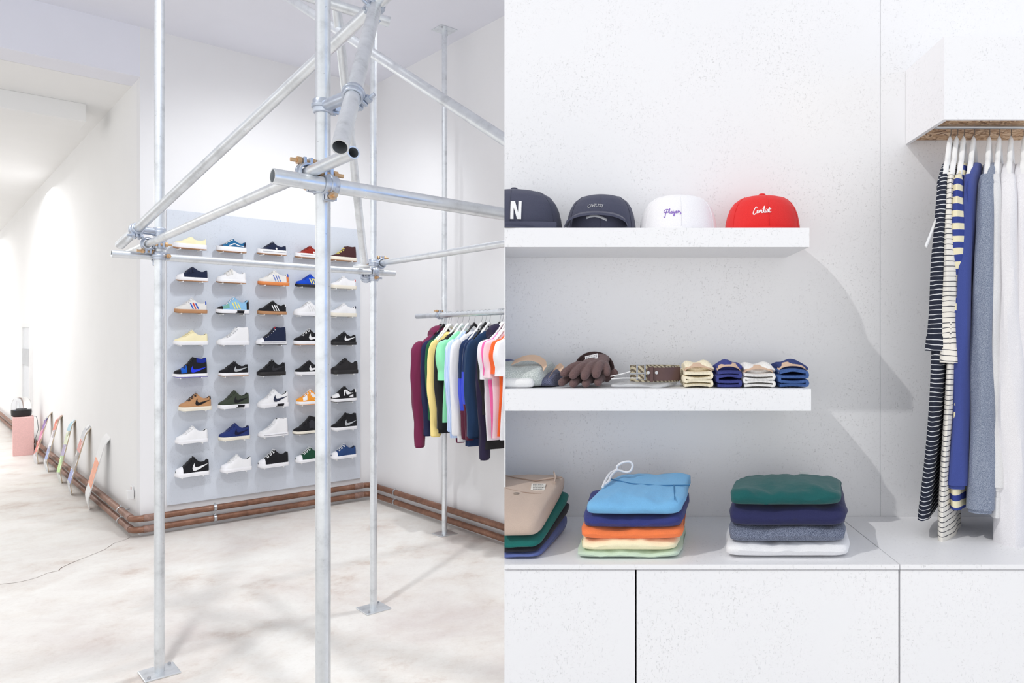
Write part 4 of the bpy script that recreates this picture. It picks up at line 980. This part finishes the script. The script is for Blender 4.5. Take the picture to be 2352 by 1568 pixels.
# trousers
TR = [('trousers', 'slate blue folded trousers at the bottom of the left stack', fabric((96, 110, 168), bumpy=.3), (1050, 1240), (1050, 1312), 1290, 1270),
      ('trousers', 'black folded trousers above the slate blue pair', fabric((40, 40, 50), bumpy=.3), (1050, 1236), (1050, 1318), 1271, 1263),
      ('trousers', 'green folded trousers just below the khaki pair', fabric((30, 108, 102), bumpy=.3), (1050, 1238), (1050, 1316), 1266, 1243)]
zprev = Zb; zs_b = [ .055, .085, .115]
for i, (nm, lb, m, ff, fb, b0, t0) in enumerate(TR):
    top = zz(t0); lowb = Zb if i == 0 else ztb-.003; ztb = ZC+zs_b[i]
    o = fold(nm, None, ff, fb, yf, ybk, (zprev, top), (lowb, ztb), m, seed=i*3+90, nz=.005, cut=True, n=2.6)
    tag(o, lb, 'trousers', 'folded trousers in one stack'); zprev = top-.001
kh = fabric((196, 176, 162), bumpy=.35)
k = fold('trousers', None, (1050, 1236), (1050, 1306), yf-.004, ybk, (zprev+.001, zz(1190)), (ztb-.003, Z(1078, ybk)), kh, seed=120, nz=.006, cut=True, n=2.6)
tag(k, 'khaki folded trousers with woven patch on top, cut by picture edge', 'trousers', 'folded trousers in one stack')
def on_k(px, py, lift=.003):
    best = None
    for i in range(80):
        v = i/79; y = lerp(yf, ybk, v); z = lerp(zz(1190), Z(1078, ybk), v)+lift
        e_ = abs(CY-(z-EYE)*F/y-py)
        if best is None or e_ < best[0]: best = (e_, Vector((X(px, y), y, z)))
    return best[1]
KS = plain((150, 128, 114), .9)
for path in ([(1162, 1092), (1190, 1098), (1230, 1104), (1290, 1096)], [(1162, 1122), (1200, 1130), (1244, 1134)]):
    obj('seam', MB().tube([on_k(*p, lift=.002) for p in path], .0014, 5), KS, k)
mb = MB(); cs = [on_k(*p) for p in ((1221, 1110), (1254, 1110), (1250, 1125), (1219, 1124))]
mb.add(cs+[c_-UP*.002 for c_ in cs], [(0, 1, 2, 3), (7, 6, 5, 4), (0, 4, 5, 1), (1, 5, 6, 2), (2, 6, 7, 3), (3, 7, 4, 0)]); pt = obj('woven_patch', mb, plain((232, 228, 220), .8), k, smooth=False, label='pale woven patch with small dark writing')
mb = MB()
for r_ in range(4):
    x_ = 1224
    while x_ < 1249:
        w_ = random.uniform(1.2, 3.4); py = 1112.5+r_*3.2; a_ = on_k(x_, py, .0042); b2 = on_k(min(x_+w_, 1250), py, .0042)
        mb.tube([a_, b2], .0006, 4); x_ += w_+1.1
obj('patch_writing', mb, M_BLACK, pt)
q = on_k(1186, 1134); obj('button', MB().lathe([(.0075, 0), (.0075, .003), (.005, .0022), (.001, .002)], q-UP*.001), plain((150, 138, 128), .4), k, label='grey-brown button')
lp = [on_k(1272, 1085, .004), on_k(1276, 1096, .006), on_k(1274, 1108, .004)]
obj('belt_loop', MB().tube(lp, .002, 6, rb=.005), kh, k)
# ------------------------------------------------------------------ caps
CAPP = [(1.0, 0), (.995, .12), (.975, .28), (.94, .45), (.88, .62), (.78, .78), (.62, .90), (.40, .97), (.18, 1.0), (.02, 1.005)]
def cap_r(v):
    tab = [(b_, a_) for a_, b_ in CAPP]; return interp(tab, v)
def text_mesh(body, size, shear=0, off=0.0):
    cu = bpy.data.curves.new('txt', 'FONT'); cu.body = body; cu.size = size; cu.shear = shear; cu.offset = off; cu.align_x = 'CENTER'; cu.resolution_u = 3
    o = bpy.data.objects.new('txt', cu); COL.objects.link(o); bpy.context.view_layer.update()
    me = bpy.data.meshes.new_from_object(o.evaluated_get(bpy.context.evaluated_depsgraph_get()))
    vs = [v.co.copy() for v in me.vertices]; fs = [list(p.vertices) for p in me.polygons]
    bpy.data.objects.remove(o); bpy.data.curves.remove(cu); bpy.data.meshes.remove(me); return vs, fs
def cap(label, xl, xr, ytop, mat, yc=2.085, ry=.092, base=523, lean=0, cut=False, visor='flat', turn=0.0, btn=True):
    cxp = (xl+xr)/2; rx = (xr-xl)/2/F*yc; h = Z(ytop, yc)-ZU; cx = X(cxp, yc)
    lox = max(cx, KX*yc+.02) if cut else cx
    t = thing('baseball_cap', label, 'cap', Vector((lox, yc, ZU)), 0, 'caps on the upper shelf')
    rings = []; seg = 48
    def pt(a, v, g=0.0):
        r_ = cap_r(v); seamf = 1-.008*max(0, 1-abs(math.sin(3*(a-PI/2+turn)))*9)
        lf = lean*math.sin(v*PI)*(.012)
        return Vector((cx+(rx*r_*seamf+g)*math.cos(a)+lf, yc+(ry*r_*seamf+g)*math.sin(a), ZU+.001+v*h+.004*v*math.cos(a+.6)*(1-v)*4*(.5)))
    for i in range(19):
        v = (i/18)**.8; rings.append([pt(2*PI*k/seg, v) for k in range(seg)])
    crown = obj('crown', MB().loft(rings), mat, t, cut=cut, sharp=70)
    if btn:
        tp = pt(0, 1.0); tp = Vector((cx, yc, ZU+h+.002)); obj('top_button', MB().lathe([(.010, -.002), (.010, .003), (.007, .0055), (.002, .006)], tp), mat, t, cut=cut)
    for a0 in (-PI/2, -PI/2+PI/3, -PI/2-PI/3):
        a0 = a0-turn
        obj('panel_seam', MB().tube([pt(a0, v, .0008) for v in [i/12 for i in range(1, 12)]], .0009, 4), mat, t, cut=cut)
    if visor == 'flat':
        rings = []
        for i in range(-10, 11):
            a = -PI/2+turn+i/10*1.05; s_ = math.cos(i/10*PI/2)
            inn = Vector((cx+rx*.98*math.cos(a), yc+ry*.98*math.sin(a), ZU+.0)); out = inn+Vector((math.cos(a)*.4*.03, math.sin(a), 0))*(.042*s_**.6+.001)
            z0 = .0008
            rings.append([inn+UP*(z0+.001), inn+UP*(z0+.006), out+UP*(z0+.0045), out+UP*z0])
        obj('brim', MB().loft(rings), mat, t, cut=cut)
    elif visor == 'arch':
        rings = []
        for i in range(-14, 15):
            s = i/14; px = lerp(1296, 1443, (s+1)/2); arch = math.sqrt(max(0, 1-abs(s)**2.2))
            py_ = lerp(521, 491, arch); y_ = lerp(1.99, 1.962, arch)
            o_ = P(px, py_, y_); o_.z = max(o_.z, ZU+.003)
            a = P(lerp(1306, 1440, (s+1)/2), lerp(516, 484, arch), 2.03)
            if a.z < ZU+.004: a.z = ZU+.004
            rings.append([a-UP*.003, a+UP*.003, o_+UP*.0035, o_-UP*.0028])
        obj('brim', MB().loft(rings), mat, t)
    def onto(x, z, g=.0012):       # front surface point at world x, z
        v = min(max((z-ZU)/h, 0), 1); r_ = cap_r(v)*.997; q_ = 1-((x-cx)/(rx*r_))**2
        return Vector((x, yc-ry*r_*math.sqrt(max(q_, .02))-g, z))
    def front(a_, z_): return onto(a_, z_)
    return t, onto, crown
def put_text(t, onto, vs, fs, cxp, cyp, mat, name, label, cut=False, y=2.0, arc=0.0, thick=.002):
    cx, cz = X(cxp, y), Z(cyp, y); a = []; b2 = []
    for v in vs:
        x = cx+v.x; z = cz+v.y-arc*v.x*v.x; a.append(onto(x, z, .0008+thick)); b2.append(onto(x, z, -.001))
    mb = MB(); n = len(vs); mb.add(a+b2, fs+[[n+i for i in f][::-1] for f in fs])
    cnt = {}
    for f in fs:
        for i in range(len(f)):
            e_ = (f[i], f[(i+1) % len(f)]); cnt[tuple(sorted(e_))] = cnt.get(tuple(sorted(e_)), 0)+1
    for (i, j), c_ in cnt.items():
        if c_ == 1: mb.f.append([i, j, n+j, n+i]); mb.m.append(0)
    obj(name, mb, mat, t, cut=cut, smooth=False, label=label)
def put_strokes(t, onto, strokes, cxp, cyp, sc, mat, name, label, r=.0011, y=2.0):
    cx, cz = X(cxp, y), Z(cyp, y); mb = MB()
    for s in strokes:
        pts = [Vector((p[0], p[1], 0)) for p in s]; pts = smoothp(pts, 5)
        mb.tube([onto(cx+p.x*sc, cz+p.y*sc, .001) for p in pts], r, 6)
    obj(name, mb, mat, t, label=label)
dk = fabric((78, 80, 98), bumpy=.2); thr = fabric((245, 245, 246), bumpy=.1)
t, onto, cr_ = cap('dark grey cap with a bold white letter N, cut by picture edge', 1070, 1292, 437, dk, cut=True, yc=2.08, ry=.095)
npoly = [(0, 0), (.0085, 0), (.0085, .033), (.0185, 0), (.029, 0), (.0295, .051), (.021, .051), (.021, .018), (.0115, .0505), (0, .05)]
vs = [Vector((p[0]-.0145, p[1]-.025, 0)) for p in npoly]
bm = bmesh.new(); vv = [bm.verts.new(v) for v in vs]; bm.faces.new(vv); bm.normal_update(); bmesh.ops.triangulate(bm, faces=bm.faces[:]); bmesh.ops.subdivide_edges(bm, edges=bm.edges[:], cuts=2, use_grid_fill=True); bmesh.ops.triangulate(bm, faces=bm.faces[:])
bm.verts.index_update(); vs = [v.co.copy() for v in bm.verts]; fs = [[v.index for v in f.verts] for f in bm.faces]; bm.free()
put_text(t, onto, vs, fs, 1186, 484, thr, 'letter_badge', 'white felt letter N', thick=.0035)
obj('brim', MB().tube([P(1120, 519, 1.978), P(1180, 518.5, 1.972), P(1240, 518.5, 1.975), P(1278, 520, 1.985)], .0035, 8, rb=.012), dk, t, cut=True)
t, onto, cr_ = cap('dark grey cap with arched brim and white outlined lettering', 1300, 1461, 449, dk, visor='arch', btn=False)
vs, fs = text_mesh('CIVILIST', .0125, .15, -.0002); put_text(t, onto, vs, fs, 1367, 474, thr, 'lettering', 'white outlined lettering', arc=6)
obj('strap_opening', MB().tube([onto(X(p[0], 2.0), Z(p[1], 2.0), .0015) for p in ((1347, 500), (1356, 497), (1366, 496), (1376, 498), (1386, 502), (1394, 506))], .0035, 6), plain((205, 208, 214), .8), t, label='pale opening below the brim')
t, onto, cr_ = cap('white cap with purple script lettering between dark and red caps', 1469, 1646, 450, fabric((244, 243, 246), bumpy=.15), btn=False)
PLAYER = [[(-2.0, 1.15), (-2.35, .9), (-2.2, .45), (-1.75, .55), (-1.6, .95), (-1.9, .2), (-2.05, -.5), (-2.2, -.85), (-2.45, -.7)], [(-2.0, 1.15), (-1.45, 1.3), (-1.1, 1.0), (-1.25, .55), (-1.75, .35)],
          [(-1.1, .3), (-.8, 1.3), (-.9, 1.35), (-1.0, .7), (-.85, .2), (-.6, .3)], [(-.2, .6), (-.5, .65), (-.6, .3), (-.35, .15), (-.2, .6), (-.2, .2), (0, .3)], [(.1, .65), (.1, .25), (.35, .25), (.45, .65), (.4, 0), (.25, -.5), (.05, -.4), (.45, .1)],
          [(.65, .4), (.95, .55), (.85, .75), (.65, .5), (.75, .2), (1.05, .3)], [(1.15, .3), (1.3, .8), (1.25, .3), (1.45, .7), (1.65, .65), (1.95, .35), (2.05, .0), (1.8, -.1)],
          [(-.05, .95), (-.02, .95)], [(.12, .95), (.15, .95)]]
put_strokes(t, onto, PLAYER, 1546, 491, .0105, plain((150, 120, 200), .7), 'lettering', 'purple script lettering')
t, onto, cr_ = cap('bright red cap with white script lettering at the shelf end', 1665, 1836, 451, fabric((226, 52, 52), bumpy=.2))
CIV = [[(-1.75, .95), (-1.95, 1.15), (-2.3, .7), (-2.65, -.1), (-2.7, -.6), (-2.4, -.7), (-2.0, -.35)], [(-1.75, .25), (-1.85, -.3), (-1.6, -.35), (-1.35, 0)], [(-1.65, .55), (-1.62, .57)],
       [(-1.4, .25), (-1.35, -.3), (-1.1, 0), (-.95, .3), (-.75, .25)], [(-.7, .3), (-.8, -.25), (-.55, -.3), (-.3, .1)], [(-.55, .6), (-.52, .62)], [(-.3, .1), (0, 1.15), (-.15, 1.1), (-.3, .1), (-.2, -.3), (.05, -.1)],
       [(.15, .35), (.05, -.2), (.25, -.25), (.5, .1)], [(.3, .62), (.33, .64)], [(.45, .0), (.75, .45), (.8, -.1), (.55, -.25), (.95, -.05)], [(1.15, .95), (1.0, .1), (1.1, -.25), (1.45, -.1)], [(.85, .5), (1.5, .6)]]
put_strokes(t, onto, CIV, 1757, 485, .0115, thr, 'lettering', 'white script lettering', r=.0014)
# ------------------------------------------------------------------ socks, gloves, belt on the lower shelf
ZLs = ZL+.0008; KRAFT = plain((222, 190, 164), .7, 0, 'kraft_paper', .04)
def ribbed(c, freq=.0035):
    m, nt, b = base_mat('ribbed_knit'); l = s2l(c)
    tc = N(nt, 'ShaderNodeTexCoord'); sp = N(nt, 'ShaderNodeSeparateXYZ'); nt.links.new(tc.outputs['Object'], sp.inputs[0])
    w_ = N(nt, 'ShaderNodeMath', operation='MULTIPLY'); w_.inputs[1].default_value = 2*PI/freq; nt.links.new(sp.outputs[0], w_.inputs[0])
    sn = N(nt, 'ShaderNodeMath', operation='SINE'); nt.links.new(w_.outputs[0], sn.inputs[0])
    b.inputs['Base Color'].default_value = (*l, 1); b.inputs['Roughness'].default_value = .95; b.inputs['Specular IOR Level'].default_value = .1
    bump(nt, b, sn.outputs[0], .4, .0008); return m
def sock_pair(label, xl, xr, ytop, mat, inner=None, yf_=1.985, seed=0, loose=0.0, cut=False):
    rnd = random.Random(seed); x0, x1 = X(xl, yf_), X(xr, yf_); Wd = x1-x0; Hh = Z(ytop, yf_)-ZLs
    t = thing('sock_pair', label, 'socks', Vector(((x0+x1)/2, yf_+.05, ZLs)), 0, 'folded sock pairs on the lower shelf')
    # S-folded ribbon seen from the front
    n = 4; th = Hh/n*.46; path = []
    for i in range(n):
        z = ZLs+Hh*(i+.5)/n*.98; a, b_ = (x0+th*1.2, x1-th*1.2) if i % 2 == 0 else (x1-th*1.2, x0+th*1.2)
        sag = .004*math.sin(i*1.7+seed)
        for k in range(9):
            s_ = k/8; path.append(Vector((lerp(a, b_, s_), 0, z+sag*math.sin(PI*s_)*(.5+i*.35)+(-.0)*s_)))
    path = smoothp(path, 2)
    rings = []; deep = .135
    for j in range(9):
        s_ = j/8; y = yf_+s_*deep; sc = 1-.06*s_
        pr = []; 
        for sgn in (1, -1):
            rr = range(len(path)) if sgn == 1 else range(len(path)-1, -1, -1)
            for i in rr:
                d = (path[min(i+1, len(path)-1)]-path[max(i-1, 0)]).normalized(); nn = Vector((-d.z, 0, d.x))
                tk = th*.98*(.72 if j in (0, 8) else 1); p = path[i]+nn*tk*sgn; p.z = max(p.z, ZLs)
                pr.append(Vector((p.x, y+(.004 if abs(tk) else 0)*noise.noise(p*60+Vector((seed, 0, 0)))+.010*math.sin((p.x-x0)/Wd*PI), p.z+.25*.02*s_)))
        rings.append(pr)
    obj('sock', MB().loft(rings), mat, t, sharp=70)
    # upper folded-over sock behind the band
    fx = MB(); rings = []
    for j in range(13):
        s_ = j/12; e_ = math.sqrt(max(.03, 1-abs(2*s_-1)**4)); x = lerp(x0+.01, x1+.004, s_)
        rings.append([Vector((x, yf_+.085+.055*math.cos(a), ZLs+Hh*1.0+(.006+.013*e_)*math.sin(a)+.004*math.sin(s_*9+seed)+.006)) for a in [2*PI*k/14 for k in range(14)]])
    obj('sock_cuff', fx.loft(rings), inner or mat, t)
    bx = MB(); rings = []
    for j in range(17):
        a = PI*j/16; x = lerp(x0+.006, x1-.002, (1-math.cos(a))/2); z = ZLs+Hh*.80+Hh*.42*math.sin(a)**.8
        rings.append([Vector((x, yf_+.02, z)), Vector((x+.004, yf_+.055, z+.010)), Vector((x+.004, yf_+.056, z+.0115)), Vector((x, yf_+.019, z+.0015))])
    obj('paper_band', bx.loft(rings), KRAFT, t, label='kraft paper band')
    return t
sock_pair('cream folded socks, first of four pairs right of the belt', 1568, 1640, 852, ribbed((250, 240, 214)), seed=1)
sock_pair('navy folded socks between the cream and white pairs', 1644, 1706, 851, ribbed((72, 78, 142)), seed=4)
sock_pair('white folded socks between the two blue pairs', 1706, 1783, 856, ribbed((244, 242, 240)), seed=7)
sock_pair('blue ribbed folded socks at the right end of lower shelf', 1787, 1860, 850, ribbed((76, 104, 160)), ribbed((62, 74, 124)), seed=9)
# heather socks at left
def flat_socks(label, ff, fb, y0, y1, zt0, zt1, mat, toe=None, band=None, cut=False, seed=0, z0=0.0):
    lx = lambda p: max(X(p, y0), KX*y0)
    t = thing('sock_pair', label, 'socks', Vector(((lx(ff[0])+lx(ff[1]))/2, y0+.05, ZLs)), 0, 'folded sock pairs on the lower shelf')
    fold('sock', t, ff, fb, y0, y1, (ZLs+z0, zt0), (ZLs+z0, zt1), mat, seed=seed, nz=.006, cut=cut, n=2.4)
    if toe: fold('sock_top', t, (ff[0]-6, ff[1]-14), (ff[0], ff[1]-8), y0-.012, y0+.06, (ZLs, ZLs+(zt0-ZLs)*.50), (ZLs, ZLs+(zt0-ZLs)*.6), toe, seed=seed+3, nz=.003, cut=cut, n=2.4, lab='white ribbed sock top')
    if band:
        pts = [P(*p) for p in band]
        mb = MB(); a = [p for p in pts]; 
        mb.loft([[p-Vector((.002, .012, .004)), p+Vector((.006, .014, .010)), p+Vector((.006, .014, .0115)), p-Vector((.002, .012, .0025))] for p in smoothp(pts, 5)])
        obj('paper_band', mb, KRAFT, t, label='kraft paper band', cut=cut)
hg = fabric((158, 168, 166), heather=(236, 240, 236), bumpy=.5); hn = fabric((44, 48, 84), heather=(150, 154, 180), bumpy=.5)
flat_socks('grey-green heather socks with white top at left of lower shelf', (1105, 1240), (1150, 1282), 1.975, 2.15, Z(846, 1.985), Z(822, 2.13), hg, fabric((240, 240, 240), bumpy=.4), [(1176, 836, 2.03), (1200, 826, 2.03), (1226, 825, 2.04), (1246, 836, 2.03), (1250, 850, 2.00)], True, 5)
flat_socks('dark navy heather socks tucked behind the grey-green pair', (1215, 1270), (1240, 1310), 2.0, 2.15, Z(862, 1.99), Z(842, 2.13), hn, None, [(1262, 866, 2.01), (1272, 850, 2.04), (1282, 844, 2.06), (1290, 852, 2.03)], False, 8)
flat_socks('navy socks behind at the very left edge of lower shelf', (1100, 1175), (1110, 1192), 2.10, 2.185, Z(830, 2.11), Z(822, 2.17), fabric((52, 62, 120)), None, None, True, 15)
# gloves
GL = fabric((100, 78, 78), bumpy=.45, heather=(124, 100, 98))
def glove(t, name, dz, tips, palm, thumb, mat=GL):
    mb = MB()
    for (tp, rt, rp, base_) in tips:
        a = P(*base_); b_ = P(*tp); mid = (a+b_)/2+UP*.007
        pts = smoothp([a, lerp(a, mid, .5)+UP*.002, mid, lerp(mid, b_, .6), b_], 3)
        n_ = len(pts); rr = [lerp(rp, rt, i/(n_-1))*(1 if i < n_-2 else (.8 if i == n_-2 else .45)) for i in range(n_)]
        mb.tube(pts, rr, 12)
    rings = []
    for (px_, py_, y_, hw_, hh_) in palm:
        c_ = P(px_, py_, y_); rings.append([c_+Vector((hw_*math.cos(a), 0, hh_*math.sin(a))) for a in [2*PI*k/20 for k in range(20)]])
    mb.loft(rings)
    if thumb:
        pts = smoothp([P(*p) for p in thumb[0]], 4); n_ = len(pts); mb.tube(pts, [thumb[1]*(1 if i < n_-1 else .5)*(1-.15*i/n_) for i in range(n_)], 12)
    o = obj(name, mb, mat, t, sharp=80)
    r_ = o.modifiers.new('remesh', 'REMESH'); r_.mode = 'VOXEL'; r_.voxel_size = .0022; r_.use_smooth_shade = True
    s_ = o.modifiers.new('smooth', 'SMOOTH'); s_.iterations = 3; s_.factor = .5
    return o
for lb, up in (('brown fleece glove lying underneath, fingers towards the shelf front', 0), ('brown fleece glove lying on top with a white woven label', 1)):
    t = thing('glove', lb, 'glove', P(1350, 888, 2.02), 0, 'pair of brown fleece gloves')
    if not up:
        glove(t, 'glove_body', 0, [((1285, 881, 1.985), .0105, .012, (1322, 870, 2.06)), ((1313, 884, 1.975), .0115, .0125, (1340, 871, 2.06)), ((1343, 884, 1.975), .0115, .0125, (1360, 871, 2.06)), ((1372, 881, 1.98), .011, .012, (1382, 870, 2.06))],
              [(1350, 871, 2.055, .030, .007), (1354, 869, 2.07, .042, .011), (1362, 864, 2.10, .044, .013), (1376, 857, 2.13, .038, .013), (1392, 852, 2.16, .032, .012)], ([(1392, 870, 2.07), (1404, 860, 2.05), (1418, 851, 2.05)], .011))
    else:
        glove(t, 'glove_body', 0, [((1289, 861, 1.985), .0105, .012, (1338, 838, 2.045)), ((1311, 866, 1.972), .0118, .013, (1352, 838, 2.045)), ((1339, 869, 1.970), .0118, .013, (1366, 837, 2.045)), ((1367, 865, 1.975), .0115, .013, (1382, 836, 2.045))],
              [(1360, 838, 2.04, .030, .008), (1364, 835, 2.06, .037, .012), (1369, 830, 2.085, .037, .015), (1374, 825, 2.11, .034, .016), (1377, 822, 2.13, .030, .013)], ([(1390, 836, 2.055), (1394, 847, 2.02), (1393, 861, 2.0)], .011))
        mb = MB(); pts = []
        for i in range(25):
            a = -.25+PI*1.25*i/24; pts.append(P(1365-43*math.cos(a), 846-36*max(-.4, math.sin(a)), 2.11+.02*math.sin(a)))
        mb.tube(pts, .0042, 8)
        mb2 = MB(); rg = []
        for s_ in (1.0, .9):
            rg.append([P(1365-43*math.cos(2*PI*i/24)*s_, 846-(36 if math.sin(2*PI*i/24) > 0 else 12)*math.sin(2*PI*i/24)*s_, 2.125-.006*(s_ < 1)) for i in range(24)])
        cf = obj('cuff', mb2.loft(rg), fabric((72, 54, 54), bumpy=.3), t); obj('cuff_rim', mb, fabric((72, 54, 54), bumpy=.3), cf)
        c4 = [P(1345, 822, 2.085), P(1373, 816, 2.085), P(1374, 827, 2.075), P(1345, 832, 2.075)]
        c4 = [P(1344, 821, 2.10), P(1373, 814, 2.10), P(1374, 825, 2.08), P(1345, 830, 2.08)]
        c4 = [p_+Vector((0, -.012, .004)) for p_ in c4]
        mb = MB(); mb.add(c4+[p_+Vector((0, .006, -.003)) for p_ in c4], [(0, 1, 2, 3), (7, 6, 5, 4), (0, 4, 5, 1), (1, 5, 6, 2), (2, 6, 7, 3), (3, 7, 4, 0)])
        lbp = obj('woven_label', mb, plain((226, 224, 226), .8), t, smooth=False, label='white woven label with small writing')
        mb = MB()
        for r_ in range(2):
            for i in range(7):
                s0 = (i+.6)/8; f_ = (r_+1)/3; a_ = lerp(lerp(c4[0], c4[1], s0), lerp(c4[3], c4[2], s0), f_)+Vector((0, -.0008, .0004)); b_ = lerp(lerp(c4[0], c4[1], s0+.08), lerp(c4[3], c4[2], s0+.08), f_)+Vector((0, -.0008, .0004))
                mb.tube([a_, b_], .0005, 4)
        obj('label_writing', mb, M_BLACK, lbp)
# belt
t = thing('belt', 'coiled canvas belt with brown leather tab and steel buckle', 'belt', P(1500, 880, 2.05), 0)
bc = Vector((X(1503, 2.06), 2.06, Z(872, 2.02))); bw = X(1560, 2.06)-X(1503, 2.06); BD = .055; bh = .044
def ribbon(pts, z0, z1, th_):
    rings = []
    for i, p in enumerate(pts):
        d = (pts[min(i+1, len(pts)-1)]-pts[max(i-1, 0)]).normalized(); nn = Vector((-d.y, d.x, 0))*th_
        rings.append([Vector((p.x+nn.x, p.y+nn.y, z0)), Vector((p.x-nn.x, p.y-nn.y, z0)), Vector((p.x-nn.x, p.y-nn.y, z1)), Vector((p.x+nn.x, p.y+nn.y, z1))])
    return MB().loft(rings)
coil = []
for i in range(73):
    a = -PI*.5+2*PI*i/72*1.9; k_ = 1-.10*i/72; coil.append(Vector((bc.x+bw*k_*math.cos(a), bc.y+BD*k_*math.sin(a), 0)))
cv = striped((206, 196, 170), (120, 110, 96), .012, .5, (1, .6, .8))
zb0 = ZLs+.014
obj('canvas_strap', ribbon(coil, zb0, zb0+bh, .0018), cv, t)
LE = plain((92, 66, 64), .5, 0, 'brown_leather', .1, 30)
lt_ = [Vector((bc.x+bw*1.04*math.cos(a), bc.y-.004+BD*1.04*math.sin(a), 0)) for a in [-PI*.60+PI*.50*i/12 for i in range(13)]]
tab = ribbon(lt_, zb0+.004, zb0+bh-.004, .003); obj('leather_tab', tab, LE, t, label='brown leather tab')
for px_ in (1489, 1508): obj('rivet', MB().tube([P(px_, 855.5, 2.0), P(px_, 855.5, 1.994)], .0045, 12), M_WIRE, t)
fb_ = [P(1463, 838, 1.992), P(1481, 838, 1.994), P(1481, 872, 1.994), P(1463, 872, 1.992), P(1463, 838, 1.992)]
obj('buckle', MB().tube(fb_, .0024, 8), M_WIRE, t); obj('buckle_prong', MB().tube([P(1446, 858, 1.985), P(1482, 857, 1.987)], .0022, 8), M_WIRE, t)
obj('keeper_loop', MB().box((X(1494, 1.99), 1.990, zb0+.0015), (X(1500, 1.99), 2.000, zb0+bh-.001)), LE, t, smooth=False)
# plastic bag under the belt
gm, gnt, gb = base_mat('clear_bag'); gb.inputs['Base Color'].default_value = (.9, .91, .93, 1); gb.inputs['Roughness'].default_value = .15; gb.inputs['Alpha'].default_value = .55
n_ = tex_noise(gnt, 60, 4, .7); bump(gnt, gb, n_.outputs[0], .8, .004)
o = fold('plastic_bag', None, (1400, 1530), (1420, 1560), 1.972, 2.12, (ZLs, ZLs+.011), (ZLs, ZLs+.012), gm, seed=200, nz=.006); tag(o, 'crumpled clear plastic bag lying under the coiled belt', 'bag')
obj('drawstring', MB().tube([P(1402, 864, 2.0), P(1430, 858, 2.0), P(1448, 853, 2.0)], .0016, 6), M_WHITE, o, label='white cord'); obj('drawstring', MB().tube([P(1404, 870, 1.99), P(1432, 868, 1.99), P(1470, 868, 1.985)], .0016, 6), M_WHITE, o, label='white cord')
for o in bpy.data.objects:
    if '_w' in o: del o['_w']
